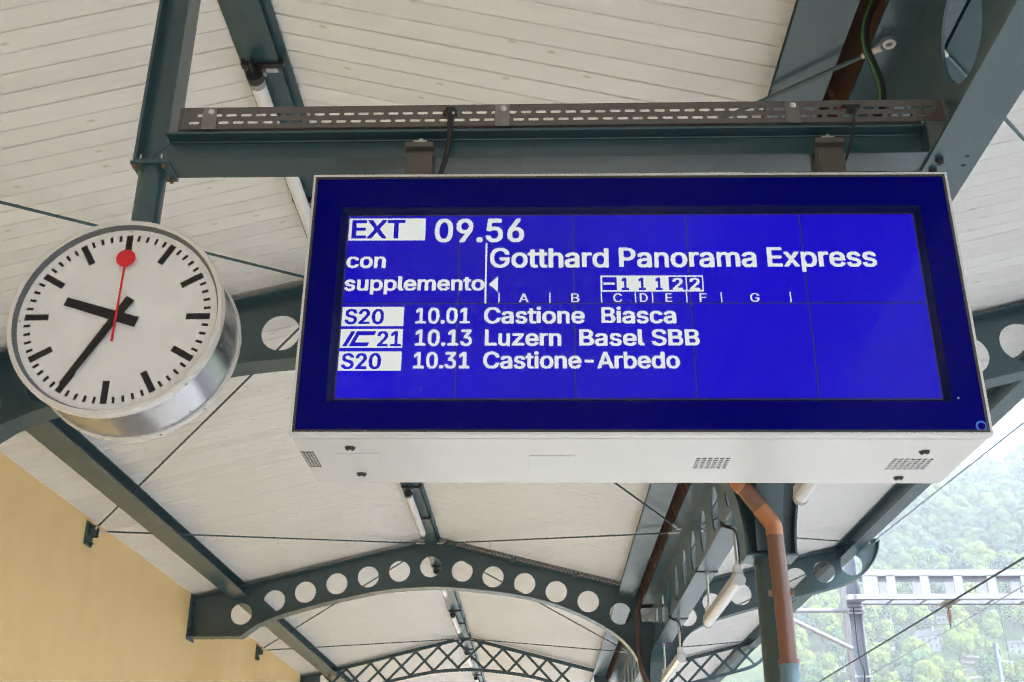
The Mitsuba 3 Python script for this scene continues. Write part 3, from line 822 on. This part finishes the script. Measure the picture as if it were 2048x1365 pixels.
dots(rbox(-0.792, -0.5745, 0.1925, 0.2648) & ~raster('EXT', -0.7847, -0.6343, 0.2011, 0.057), 'white EXT field at the upper left')
dots(raster('09.56', -0.5487, -0.2975, 0.1892, 0.0715), 'time 09.56 in large digits')
dots(raster('con', -0.7921, -0.6835, 0.1075, 0.0445))
dots(raster('supplemento', -0.7935, -0.4065, 0.0362, 0.0425))
dots(rbox(-0.4045, -0.3985, -0.0045, 0.1837) | rpoly([(-0.3935, 0.0537), (-0.3675, 0.079), (-0.3675, 0.0285)]))
dots(raster('Gotthard Panorama Express', -0.3918, 0.6768, 0.1078, 0.0585))
tk = np.zeros((NX, NZ), bool)
for xx in (-0.3647, -0.2251, -0.0847, 0.0083, 0.0548, 0.1484, 0.2422, 0.4293):
    i = int((xx - LX0) / px_)
    tk[i:i + 2] |= (gz > -0.0035) & (gz < 0.0285)
for ch, xx, w_ in zip('ABCDEFG', (-0.2973, -0.1564, -0.0403, 0.0306, 0.0987, 0.1925, 0.333), (0.025, 0.0215, 0.023, 0.02, 0.018, 0.018, 0.024)):
    tk |= raster(ch, xx - w_ / 2, xx + w_ / 2, -0.0018, 0.0262, False)
dots(tk, 'platform sector letters A to G with tick marks')
bx = rbox(-0.0855, 0.197, 0.0305, 0.079)
bl = bx & ~rbox(-0.081, 0.1925, 0.035, 0.0745)
bl |= rbox(-0.0401, 0.1025, 0.0305, 0.079)
bl |= rbox(0.1478, 0.1518, 0.0305, 0.079)
bl |= rbox(-0.0778, -0.0457, 0.0517, 0.0585)
for xx in (-0.0169, 0.0292, 0.0755):
    bl &= ~raster('1', xx - 0.0105, xx + 0.0075, 0.0365, 0.036)
for xx in (0.1253, 0.172):
    bl |= raster('2', xx - 0.0135, xx + 0.0135, 0.0363, 0.035)
dots(bl, 'coach class boxes with ones and twos')
for (z0, z1, ttl, tm, dst) in (((-0.0731), (-0.0158), ('S20', -0.7847, -0.6792, -0.066, 0.0432), ('10.01', -0.5913, -0.4436, -0.0646, 0.0455), [('Castione', -0.4044, -0.132), ('Biasca', -0.0863, 0.1152)]),
                               ((-0.1386), (-0.0825), None, ('10.13', -0.5904, -0.4366, -0.1311, 0.0455), [('Luzern', -0.4014, -0.1964), ('Basel SBB', -0.1468, 0.1748)]),
                               ((-0.2049), (-0.1479), ('S20', -0.7847, -0.6797, -0.1987, 0.0432), ('10.31', -0.5913, -0.4423, -0.1975, 0.0455), [('Castione-Arbedo', -0.4042, 0.1179)])):
    fld = rbox(-0.792, -0.623, z0, z1)
    if ttl:
        fld &= ~raster(ttl[0], ttl[1], ttl[2], ttl[3], ttl[4])
    else:
        zz0, zz1 = -0.1332, -0.0891
        sl = 0.022
        fld &= ~rpoly([(-0.7861, zz0), (-0.774, zz0), (-0.774 + sl, zz1), (-0.7861 + sl, zz1)])
        fld &= ~rpoly([(-0.768, zz0), (-0.7175, zz0), (-0.712, zz0 + 0.011), (-0.752, zz0 + 0.011), (-0.7415, zz1 - 0.011), (-0.700, zz1 - 0.011), (-0.6955, zz1), (-0.748, zz1)])
        fld &= ~raster('21', -0.6918, -0.6286, zz0, 0.0435)
    dots(fld)
    dots(raster(*tm))
    ln_ = np.zeros((NX, NZ), bool)
    for nm, xa, xb in dst:
        ln_ |= raster(nm, xa, xb, tm[3], 0.0462)
    dots(ln_)

# underside of the display: hatches, screws, vents, type plate
zu = ZB + 0.004
for (xx, yy) in ((-0.7578, 0.104), (-0.7598, 0.3299), (0.7662, 0.1315), (0.7634, 0.3572)):
    c0 = np.array([xx, yy, ZB])
    part(dd, 'lock', dl([lathe for lathe in [cyl(c0 + (0, 0, 0.001), c0 - (0, 0, 0.006), 0.0150, 24, 0.0115), cyl(c0 - (0, 0, 0.0055), c0 - (0, 0, 0.0075), 0.0085, 20)]]), 'm_dark', smooth=30)
    part(dd, 'lock_pin', dl(cyl(c0 - (0, 0, 0.007), c0 - (0, 0, 0.0092), 0.0042, 12)), 'm_pin')
for x0, nxv, y0, nyv in ((0.172, 5, 0.186, 6), (0.703, 6, 0.192, 6)):
    sl_ = []
    for a_ in range(nxv + 1):
        for b_ in range(nyv):
            sl_.append(box(x0 + a_ * 0.0160, x0 + a_ * 0.0160 + 0.0115, y0 + b_ * 0.0165, y0 + b_ * 0.0165 + 0.0075, ZB - 0.0006, ZB + 0.0005))
    part(dd, 'vent', dl(sl_), 'm_black')
for x0, x1, y0, y1 in ((-0.805, -0.684, 0.150, 0.267), (-0.282, -0.156, 0.166, 0.267)):
    part(dd, 'hatch', dl(cbox(x0, x1, y0, y1, ZB - 0.0026, ZB + 0.001, 0.0006)), 'm_casing')
part(dd, 'type_plate', dl(cbox(-0.8975, -0.8625, 0.137, 0.268, ZB - 0.0012, ZB + 0.001, 0.0004)), 'm_print')
ln = []
for r_ in range(4):
    yy = 0.145
    while yy < 0.258:
        L_ = 0.004 + 0.012 * RNG.random()
        ln.append(box(-0.8945 + r_ * 0.0083, -0.8945 + r_ * 0.0083 + 0.0035, yy, min(yy + L_, 0.262), ZB - 0.0016, ZB - 0.0011))
        yy += L_ + 0.004
part(dd, 'plate_print', dl(ln), 'm_casing')
part(dd, 'sensor', dl(cyl((0.8273, 0.0035, -0.2935), (0.8273, 0.0005, -0.2935), 0.0028, 14)), 'm_grey')
ring = Point(0.8747, -0.3702).buffer(0.0148, 24).difference(Point(0.8747, -0.3702).buffer(0.0098, 24))
part(dd, 'ring_mark', dl(ext_xz(ring, 0.0022, 0.0031)), 'm_ring')
part(dd, 'rivet', dl(cyl((-0.7045, -0.001, ZB + 0.0105), (-0.7045, 0.003, ZB + 0.0105), 0.0015, 8)), 'm_pin')
for xx, lab in ((-0.349, 'left'), (0.891, 'right')):
    yb0 = YB - 0.050
    m = [cbox(xx - 0.043, xx + 0.043, yb0 - 0.034, yb0 - 0.001, 1.945, 1.963, 0.001), cbox(xx - 0.037, xx + 0.040, yb0 - 0.028, yb0 + 0.07, 1.74, 1.925, 0.001), cbox(xx - 0.041, xx + 0.041, yb0 - 0.012, yb0 - 0.001, 1.86, 1.944, 0.001)]
    b = part(dd, 'bracket', m, 'm_casing_dark')
    part(dd, 'bracket_lip', [cbox(xx - 0.033, xx + 0.033, yb0 - 0.0305, yb0 - 0.0285, 1.74, 1.868, 0.0005)], 'm_casing_dark')
    part(dd, 'clamp', [cbox(xx - 0.02, xx + 0.02, yb0 - 0.022, yb0 + 0.012, 1.9633, 1.976, 0.001), cyl((xx + 0.002, yb0 - 0.007, 1.976), (xx + 0.002, yb0 - 0.007, 1.986), 0.0105, 6)], 'm_galv')
    part(dd, 'bolt', [cyl((xx + 0.005, yb0 - 0.0125, 1.898), (xx + 0.005, yb0 - 0.019, 1.898), 0.0065, 12, 0.004)], 'm_pin', smooth=40)

# ------------------------------------------------------------------ slotted cable tray on the beam
def slots(x0, x1, z0, z1, pitch=0.046, l=0.0335, h=0.0105, rows=(0.63, 0.285)):
    g_ = sbox(x0, z0, x1, z1)
    cut = []
    for r_, fz in enumerate(rows):
        z = z0 + (z1 - z0) * fz
        x = x0 + 0.032 + (pitch / 2 if r_ == 0 else 0)
        while x + l < x1 - 0.012:
            cut.append(LineString([(x + h / 2, z), (x + l - h / 2, z)]).buffer(h / 2, 4))
            x += pitch
    return g_.difference(shapely.union_all(cut))


ct = thing('cable_tray', 'dark slotted steel cable tray lying along the top of the cross beam', 'cable tray')
TX0, TX1, TZ0, TZ1, TY = -1.108, 1.262, 2.0385, 2.118, 2.857
part(ct, 'perforated_face', ext_xz(slots(TX0, TX1, TZ0, TZ1), TY, TY + 0.0022), 'm_tray')
part(ct, 'edge', [box(TX0, 1.19, TY + 0.0024, TY + 0.060, TZ0, TZ0 + 0.002), box(TX0, TX1, TY + 0.0024, TY + 0.017, TZ1 - 0.002, TZ1)], 'm_tray')
part(ct, 'end_tab', [box(TX0 - 0.0, TX0 + 0.01, TY - 0.004, TY - 0.0002, TZ0 + 0.01, TZ0 + 0.03), box(TX0, TX0 + 0.01, TY - 0.004, TY - 0.0002, TZ1 - 0.03, TZ1 - 0.008)], 'm_casing_dark')
for xx in (-1.012, -0.098, 0.797):
    part(ct, 'clip', [cbox(xx - 0.0225, xx + 0.0225, TY - 0.0035, TY - 0.0004, 2.036, TZ1 - 0.003, 0.0008), box(xx - 0.0225, xx + 0.0225, TY - 0.0035, TY + 0.04, 2.0345, 2.0358)], 'm_galv_dull')
    part(ct, 'clip_bolt', trimesh.creation.icosphere(2, 1.0).apply_scale([0.0098, 0.006, 0.0098]).apply_translation([xx + 0.004, TY - 0.004, 2.099]), 'm_pin', smooth=True)
    part(ct, 'support', box(xx - 0.02, xx + 0.02, TY + 0.061, YB + 0.04, 2.0345, 2.039), 'm_galv')

# the same tray on the right half of the middle rib
rt = thing('cable_tray', 'slotted cable tray sloping down the right half of the middle rib', 'cable tray')
L2 = 2.06
gsl = slots(0, L2, 0.0, 0.056, h=0.010, rows=(0.66, 0.26))
ang = -math.atan(SL)
mm = ext_xz(gsl, 0, 0.0022)
ee = cat([box(0, L2, 0.0024, 0.012, 0, 0.002), box(0, L2, 0.0024, 0.012, 0.054, 0.056)])
RT = trimesh.transformations.rotation_matrix(-ang, [0, 1, 0])
RT[:3, 3] = [-1.03, 12.405, 3.158]
for nm, q, mt in (('perforated_face', mm, 'm_tray'), ('edge', ee, 'm_tray')):
    q.apply_transform(RT)
    part(rt, nm, q, mt)
for xx in (0.09, 0.78, 1.5):
    q = cbox(xx - 0.03, xx + 0.03, -0.004, -0.0005, -0.035, 0.05, 0.0008)
    q.apply_transform(RT)
    part(rt, 'clip', q, 'm_paint')
    q = trimesh.creation.icosphere(1, 0.011).apply_translation([xx, -0.006, 0.037])
    q.apply_transform(RT)
    part(rt, 'clip_bolt', q, 'm_pin', smooth=True)

# ------------------------------------------------------------------ cables at the display
k = thing('power_cable', 'thick black cable curving from the tray down behind the display, left of its middle', 'cable')
part(k, 'sheath', tube(spline([(-0.262, 2.868, 2.092), (-0.2615, 2.845, 2.083), (-0.259, 2.838, 2.05), (-0.2585, 2.838, 1.985), (-0.266, 2.842, 1.92), (-0.285, 2.85, 1.855), (-0.31, 2.87, 1.79), (-0.33, 2.9, 1.745)], 8), 0.0082, 12), 'm_black', smooth=50)
part(k, 'tie', [box(-0.274, -0.245, 2.849, 2.8555, 2.094, 2.104), box(-0.281, -0.273, 2.8495, 2.8555, 2.074, 2.094), box(-0.247, -0.239, 2.8495, 2.8555, 2.074, 2.094), box(-0.268, -0.25, 2.849, 2.8555, 2.066, 2.073)], 'm_black')
k = thing('data_cable', 'thin black cable dropping from the tray to the right bracket of the display', 'cable')
part(k, 'sheath', tube(spline([(0.985, 2.868, 2.085), (0.984, 2.848, 2.075), (0.9785, 2.838, 2.05), (0.965, 2.838, 1.98), (0.944, 2.842, 1.91), (0.918, 2.85, 1.853), (0.90, 2.87, 1.78), (0.88, 2.9, 1.745)], 8), 0.0042, 10), 'm_black', smooth=50)
part(k, 'tie', [cbox(0.962, 0.992, 2.846, 2.8555, 2.066, 2.088, 0.003), box(0.95, 1.006, 2.851, 2.8555, 2.088, 2.098)], 'm_black')
k = thing('earth_cable', 'black cable with a green stripe hanging from the gutter to the tray', 'cable')
pth = spline([(1.19, 2.93, 2.70), (1.155, 2.95, 2.62), (1.105, 2.96, 2.50), (1.092, 2.955, 2.40), (1.106, 2.945, 2.30), (1.110, 2.93, 2.22), (1.095, 2.91, 2.14), (1.07, 2.89, 2.09)], 8)
part(k, 'sheath', tube(pth, 0.0135, 14), 'm_black', smooth=50)
part(k, 'green_core', tube(pth + np.array([-0.010, -0.010, 0.0]), 0.0042, 8), 'm_green', smooth=50)

# ------------------------------------------------------------------ catenary gantry, mast, wires
def hsec(c, x0, x1, y0, y1, z0, z1, t=0.016):
    return [box(x0, x1, y0, y0 + t, z0, z1), box(x0, x1, y1 - t, y1, z0, z1), box((x0 + x1) / 2 - t / 2, (x0 + x1) / 2 + t / 2, y0 + t, y1 - t, z0, z1)]


ga = thing('catenary_gantry', 'pale steel gantry with a ladder beam reaching over the tracks on the right', 'gantry')
GY = 22.0
part(ga, 'mast', [box(6.02, 6.045, GY, GY + 0.30, -H - 0.6, 5.35), box(6.275, 6.30, GY, GY + 0.30, -H - 0.6, 5.35), box(6.0455, 6.2745, GY + 0.14, GY + 0.16, -H - 0.6, 5.35)], 'm_steel_mid')
part(ga, 'mast_leg', cbox(6.16, 6.235, GY + 0.9, GY + 1.0, -H - 0.6, 5.0, 0.01), 'm_steel_mid')
for zz in (4.33, 4.26, 4.19, 3.0):
    part(ga, 'clamp_band', [box(5.99, 6.33, GY - 0.03, GY - 0.005, zz, zz + 0.03), box(5.99, 6.33, GY + 0.305, GY + 0.33, zz, zz + 0.03)], 'm_steel_light')
bx0, bx1, yb_, yc_, zt_, zb_ = 6.34, 24.0, GY - 0.28, GY + 0.32, 4.985, 4.42
for yy in (yb_, yc_):
    s_ = 1 if yy == yb_ else -1
    ya_, ye_ = (yy, yy + 0.10) if s_ > 0 else (yy - 0.10, yy)
    part(ga, 'top_chord', [box(bx0, bx1, min(yy, yy + s_ * 0.012), max(yy, yy + s_ * 0.012), zt_ - 0.11, zt_ - 0.0125), box(bx0, bx1, ya_, ye_, zt_ - 0.012, zt_)], 'm_steel_light')
    part(ga, 'bottom_chord', [box(bx0 - 0.2, bx1, min(yy, yy + s_ * 0.012), max(yy, yy + s_ * 0.012), zb_ + 0.0125, zb_ + 0.10), box(bx0 - 0.2, bx1, ya_, ye_, zb_, zb_ + 0.012)], 'm_steel_light')
for i in range(26):
    xx = bx0 + 0.42 + i * 0.645
    part(ga, 'batten', box(xx, xx + 0.17, yb_ + 0.0125, yb_ + 0.022, zb_ + 0.0125, zt_ - 0.0125), 'm_steel_light')
    part(ga, 'batten', box(xx + 0.02, xx + 0.19, yc_ - 0.022, yc_ - 0.0125, zb_ + 0.0125, zt_ - 0.0125), 'm_steel_light')
    part(ga, 'bottom_batten', box(xx + 0.05, xx + 0.11, yb_ + 0.0125, yc_ - 0.0125, zb_ - 0.008, zb_ - 0.0005), 'm_steel_mid')
part(ga, 'knee_bracket', [box(6.30, bx0 + 0.25, yb_ + 0.015, yb_ + 0.03, zb_, zt_), box(5.98, 6.34, yb_ + 0.03, GY - 0.031, zb_ + 0.0, zb_ + 0.1)], 'm_steel_light')
part(ga, 'brace', [cyl((4.62, GY, 4.26), (6.05, GY, 4.255), 0.045, 12), cyl((4.62, GY, 4.235), (6.02, GY, 3.53), 0.045, 12)], 'm_steel_light', smooth=40)
part(ga, 'mast_cable', tube(spline([(6.12, GY - 0.04, 4.3), (6.11, GY - 0.06, 3.4), (6.17, GY - 0.07, 3.1), (6.14, GY - 0.05, 2.8)], 6), 0.012, 8), 'm_wire')
inn = thing('insulator', 'ribbed insulator string hanging under the gantry beam', 'insulator')
ix, iy = 7.96, GY - 0.02
part(inn, 'rod', cyl((ix, iy, 4.415), (ix - 0.02, iy, 3.91), 0.012, 8), 'm_wire')
part(inn, 'bracket', [box(ix - 0.12, ix + 0.14, iy - 0.2, iy + 0.2, 4.38, 4.41), box(ix - 0.05, ix + 0.05, iy - 0.04, iy + 0.04, 4.3, 4.38)], 'm_stone')
for i in range(6):
    part(inn, 'shed', cyl((ix - 0.01, iy, 4.24 - i * 0.04), (ix - 0.01, iy, 4.225 - i * 0.04), 0.055, 16, 0.035), 'm_ceramic', smooth=40)


def wire(name, label, pts, r, m='m_wire', cat_='overhead wire', sag=0.0, n=24):
    k = thing(name, label, cat_)
    a, b = np.array(pts[0], float), np.array(pts[-1], float)
    t = np.linspace(0, 1, n)[:, None]
    q = a + (b - a) * t
    q[:, 2] -= sag * 4 * (t[:, 0] * (1 - t[:, 0]))
    part(k, 'strand', tube(q, r, 6), m, smooth=60)
    return k


wire('overhead_wire', 'thick dark overhead wire crossing in front of the gantry at the lower right', [(5.25, -6, 2.90), (5.25, 62, 2.86)], 0.0125, sag=0.0)
wire('overhead_wire', 'thin grey overhead wire passing high beside the outer roof edge', [(6.6, 2.0, 4.86), (7.20, 44, 6.75)], 0.009)
wire('overhead_wire', 'pale overhead wire running back from the insulator clamp toward the camera side', [(7.94, GY - 0.02, 3.9), (7.9, -4, 4.3)], 0.008, 'm_wire_light')
wire('overhead_wire', 'pale overhead wire running on from the insulator clamp into the distance', [(7.94, GY - 0.02, 3.9), (9.2, 62, 4.2)], 0.008, 'm_wire_light')
wire('dropper_wire', 'fine vertical dropper wire to the right of the insulator', [(8.06, GY - 2.2, 3.94), (8.06, GY - 2.2, 2.2)], 0.006, 'm_wire_light')
fm = thing('catenary_mast', 'distant single grey mast rising before the vineyard slope', 'mast')
part(fm, 'pole', cyl((27.8, 70, -H - 0.6), (27.8, 70, 11.3), 0.19, 14, 0.13), 'm_steel_mid', smooth=40)
part(fm, 'cap', cyl((27.8, 70, 11.3), (27.8, 70, 11.55), 0.15, 14), 'm_steel_mid', smooth=40)
part(fm, 'band', cyl((27.8, 70, 10.6), (27.8, 70, 10.68), 0.17, 14), 'm_steel_light', smooth=40)

# ------------------------------------------------------------------ houses on the slope
def gz0(x, y):
    q = np.array([x, y])
    return float(terrain(q @ NS, q @ NT))


def house(x, y, w, d, h, rh, label, wall='m_house_white', roof='m_roof_slate', turn=20, floors=2, cols=4, chimney=True):
    k = thing('village_house', label, 'house')
    z = gz0(x, y) - H
    M = trimesh.transformations.rotation_matrix(math.radians(-turn), [0, 0, 1])
    M[:3, 3] = [x, y, z]

    def pl(m):
        m = cat(m) if isinstance(m, list) else m
        m.apply_transform(M)
        return m
    body = ext_xz(Polygon([(-w / 2, -3), (w / 2, -3), (w / 2, h), (-w / 2, h)]), 0, d)
    part(k, 'wall', pl(body), wall)
    e = 0.5
    rf = ext_yz(Polygon([(-e, h + 0.01), (d + e, h + 0.01), (d / 2, h + rh)]), -w / 2 - e, w / 2 + e)
    r_ = part(k, 'roof', pl(rf), roof)
    if chimney:
        kk = key_for(r_ + '__chimney')
        scene[kk] = mikit.ply(up(pl(box(w * 0.2, w * 0.2 + 0.7, d * 0.3, d * 0.3 + 0.7, h + rh * 0.3, h + rh + 0.8))), wall)
    for fl in range(floors):
        for c in range(cols):
            xc = (c + 0.5) / cols * w - w / 2
            zc = h / floors * (fl + 0.55)
            part(k, 'window', pl(box(xc - 0.5, xc + 0.5, -0.06, 0.04, zc - 0.75, zc + 0.75)), 'm_window')
    return k


house(187.3, 553.1, 12, 9, 6.5, 4.2, 'large pale house with a long grey roof between the lower trees', floors=2, cols=4, turn=38)
house(208.9, 579.5, 12, 9, 4.5, 2.2, 'white villa higher up, seen behind the insulator string', cols=5, floors=1, turn=30)
house(173.9, 561.7, 6, 7, 4.2, 1.8, 'small white house left of the large grey roofed house', floors=1, cols=2, turn=10)
house(224.8, 539.0, 9, 8, 5.0, 2.0, 'white house cut by the right edge of the picture', cols=3, turn=30)
house(236.3, 575.4, 4.5, 5, 3.8, 1.5, 'tiny white house up the slope near the right edge', floors=1, cols=2, chimney=False)
house(225.1, 584.1, 4.0, 5, 2.4, 1.4, 'tiny pink house up the slope right of the villa', 'm_house_pink', 'm_roof_tile', floors=1, cols=2, chimney=False)
house(140.5, 575.0, 10.5, 8, 3.6, 2.6, 'low house with a reddish roof just right of the downpipe', roof='m_roof_tile', floors=1, cols=4)
house(147.1, 563.1, 4.5, 6, 5.2, 1.6, 'narrow white house near the foot of the gantry mast', cols=2)

# vineyard terraces
for i, (s0, t0, t1) in enumerate([(548, -8, 32), (554, -12, 34), (560, -8, 36), (566, -4, 38), (572, 0, 36)]):
    tt = np.linspace(t0, t1, 18)
    q = st_xy(np.full(18, s0) + 1.5 * np.sin(tt / 9 + i), tt)
    z = terrain(np.full(18, s0), tt)
    kk = thing('terrace_wall', ['lowest', 'second lowest', 'middle', 'second highest', 'highest'][i] + ' stone terrace wall of the vineyard slope at the lower right', 'terrace wall')
    part(kk, 'stonework', tube(np.concatenate([q, (z - H + 0.3)[:, None]], 1), 0.8, 6), 'm_stone')

# ------------------------------------------------------------------ trees
def leaf_cloud(rng, blobs, n, size, squash=0.9):
    """Leaf clumps: small bent faces spread through the outer shell of several blobs."""
    v, f = [], []
    w = np.array([b[3] ** 2 for b in blobs])
    idx = rng.choice(len(blobs), n, p=w / w.sum())
    d = rng.normal(size=(n, 3))
    d /= np.linalg.norm(d, axis=1)[:, None]
    for i in range(n):
        b = blobs[idx[i]]
        r = b[3] * (0.86 + 0.22 * rng.random())
        c = np.array(b[:3]) + d[i] * r * np.array([1, 1, squash])
        a = rng.normal(size=3)
        a -= d[i] * (a @ d[i]) * 0.8
        a /= np.linalg.norm(a)
        e = np.cross(d[i] + 0.18 * rng.normal(size=3), a)
        e /= np.linalg.norm(e)
        s = size * (0.6 + 0.8 * rng.random())
        n0 = len(v)
        v += [c - a * s, c + e * s * 0.7 + d[i] * s * 0.25, c + a * s, c - e * s * 0.7 + d[i] * s * 0.25]
        f += [[n0, n0 + 1, n0 + 2], [n0, n0 + 2, n0 + 3]]
    return trimesh.Trimesh(v, f, process=False)


def lump(rng, b, sub, amp=0.22):
    """A knobbly round mass of foliage."""
    m = trimesh.creation.icosphere(sub, 1.0)
    v = np.array(m.vertices)
    k = 1 + amp * (meshkit.fbm(v * 2.6 + rng.random(3) * 50, 3, 1) - 0.5) * 2
    m.vertices = v * k[:, None] * b[3] * np.array([1, 1, 0.92]) + np.array(b[:3])
    return m


def crown_blobs(rng, h, w, n):
    out = []
    for i in range(n):
        a, rr = rng.random() * 2 * np.pi, rng.random() ** 0.5
        z = h * (0.38 + 0.5 * rng.random())
        k = 1 - 0.55 * abs(z / h - 0.55) / 0.45
        out.append((math.cos(a) * rr * w * 0.33 * k, math.sin(a) * rr * w * 0.33 * k, z, w * (0.20 + 0.12 * rng.random())))
    return out


protos = []
for i in range(6):
    rng = np.random.default_rng(40 + i)
    h, w = 10.0, [9, 8, 10, 7, 8.5, 6][i]
    bl = crown_blobs(rng, h, w, 9)
    core = cat([lump(rng, (*b[:3], b[3] * 0.92), 2) for b in bl])
    cr_ = cat([leaf_cloud(rng, bl, 330, 0.62), core])
    tr = cat([cyl((0, 0, -1.5), (0, 0, h * 0.45), 0.28, 8, 0.16)] + [cyl((0, 0, h * (0.25 + 0.05 * j)), np.array(b[:3]), 0.11, 6, 0.05) for j, b in enumerate(bl[:4])])
    protos.append([{m_: mikit.ply(cr_, m_) for m_ in LEAF}, mikit.ply(tr, 'm_bark')])

KIND = [('yellow green spring tree with a loose rounded crown on the lower slope', 'yellow green trees on the lower slope'),
        ('mid green leafy tree on the lower slope among the houses', 'mid green trees on the lower slope'),
        ('dark bluish green tree on the lower slope in the shade side', 'dark trees on the lower slope')]
MARKS = [(187.3, 553.1, 'the large grey roofed house'), (208.9, 579.5, 'the white villa'), (173.9, 561.7, 'the small white house'), (224.8, 539, 'the house at the right edge'),
         (140, 575, 'the low reddish roofed house'), (201, 529, 'the vineyard terraces'), (233, 580, 'the tiny upper houses'), (158, 590, 'the mast foot')]
used = {}


def tree_label(kd, x, y):
    a = math.atan2(x, y)
    best = min(MARKS, key=lambda m: math.hypot((math.atan2(m[0], m[1]) - a) * 560, (math.hypot(x, y) - math.hypot(m[0], m[1])) * 0.6))
    da, dd_ = (a - math.atan2(best[0], best[1])) * 560, math.hypot(x, y) - math.hypot(best[0], best[1])
    rel = ('right of' if da > 0 else 'left of') if abs(da) > abs(dd_) * 0.6 else ('uphill behind' if dd_ > 0 else 'downhill in front of')
    kind = ['yellow green spring tree', 'mid green leafy tree', 'dark bluish green tree'][kd]
    n = used[(kd, rel, best[2])] = used.get((kd, rel, best[2]), 0) + 1
    num = ['', 'second ', 'third ', 'fourth ', 'fifth ', 'sixth ', 'seventh ', 'eighth ', 'ninth ', 'tenth ', 'eleventh ', 'twelfth ', 'thirteenth ', 'fourteenth ', 'fifteenth ', 'sixteenth ', 'seventeenth ', 'eighteenth ', 'nineteenth ', 'twentieth ', 'twenty-first ', 'twenty-second ', 'twenty-third ', 'twenty-fourth ', 'twenty-fifth ', 'twenty-sixth ', 'twenty-seventh ', 'twenty-eighth '][n - 1]
    return f'{num}{kind} {rel} {best[2]}'


rng = np.random.default_rng(99)
placed, houses = [], [(187.3, 553.1, 11), (208.9, 579.5, 10), (173.9, 561.7, 7), (224.8, 539, 9), (236, 575, 6), (225, 584, 5), (140, 575, 9), (147, 563, 6)]
tries = 0
while len(placed) < 210 and tries < 20000:
    tries += 1
    az = math.radians(12.5 + 14 * rng.random())
    d = 528 + 150 * rng.random()
    x, y = d * math.sin(az), d * math.cos(az)
    q = np.array([x, y])
    s, t = q @ NS, q @ NT
    if any(math.hypot(x - a, y - b) < c for a, b, c in houses) or any((abs((x / y - a / b) * b) < c * 0.5 and 0 < b - y < 26) for a, b, c in houses):
        continue
    if -14 < t < 40 and 544 < s < 578 and rng.random() < 0.93:
        continue
    if any(math.hypot(x - a, y - b) < 6.0 for a, b in placed):
        continue
    placed.append((x, y))
    kd = int(rng.choice(3, p=[0.56, 0.30, 0.14]))
    pr = protos[int(rng.integers(6))]
    sc = (0.7 + 0.75 * rng.random()) * (1.3 if kd < 2 else 1.35)
    tw = T().translate([x, y, gz0(x, y)]).rotate([0, 0, 1], float(rng.random() * 360)).scale([sc, sc, sc * (0.9 + 0.3 * rng.random())])
    tk_ = thing('tree', tree_label(kd, x, y), 'tree', KIND[kd][1])
    scene[tk_ + '__crown'] = {**pr[0][LEAF[kd]], 'to_world': tw}
    scene[tk_ + '__trunk'] = {**pr[1], 'to_world': tw}

# the wood above: one mass
rng = np.random.default_rng(5)
wood_v, wood_f, n0 = [], [], 0
bases = []
for i in range(6):
    r2 = np.random.default_rng(80 + i)
    bl = crown_blobs(r2, 11, 10 + i, 15)
    m = cat([lump(r2, (*b[:3], b[3] * (0.5 + 0.45 * r2.random())), 1, 0.34) for b in bl])
    bases.append((np.array(m.vertices), np.array(m.faces)))
s = 660.0
while s < 1140:
    step = 8.6 + (s - 660) * 0.005
    for az in np.arange(11.5, 27.5, math.degrees(step / s)):
        a = math.radians(az + rng.normal() * 0.2)
        d = s / math.cos(a - math.radians(20)) + rng.normal() * 3
        x, y = d * math.sin(a), d * math.cos(a)
        v, f = bases[int(rng.integers(6))]
        sc = 0.75 + 0.85 * rng.random() ** 1.6
        th = rng.random() * 6.28
        c_, s_2 = math.cos(th), math.sin(th)
        wood_v.append(np.stack([x + sc * (v[:, 0] * c_ - v[:, 1] * s_2), y + sc * (v[:, 0] * s_2 + v[:, 1] * c_), gz0(x, y) - 2 + sc * 1.05 * v[:, 2]], 1))
        wood_f.append(f + n0)
        n0 += len(v)
    s += step
scene['wood'] = mikit.ply(trimesh.Trimesh(np.vstack(wood_v), np.vstack(wood_f), process=False), 'm_leaf_wood', smooth=True)
labels['wood'] = {'label': 'hazy pale green wood covering the upper slope', 'category': 'wood', 'kind': 'stuff'}

# ------------------------------------------------------------------ hazy air
HAZE = 0.00074
scene['air'] = {'type': 'homogeneous', 'albedo': {'type': 'rgb', 'value': [0.94, 0.955, 0.97]}, 'sigma_t': HAZE}
scene['haze'] = {'type': 'cube', 'to_world': T().translate([100, 600, 250]).scale([4600, 4600, 253]), 'bsdf': {'type': 'null'}, 'interior': {'type': 'ref', 'id': 'air'}}
labels['haze'] = {'kind': 'stuff', 'label': 'thin bright haze over the valley', 'category': 'haze'}
scene['camera']['medium'] = {'type': 'ref', 'id': 'air'}
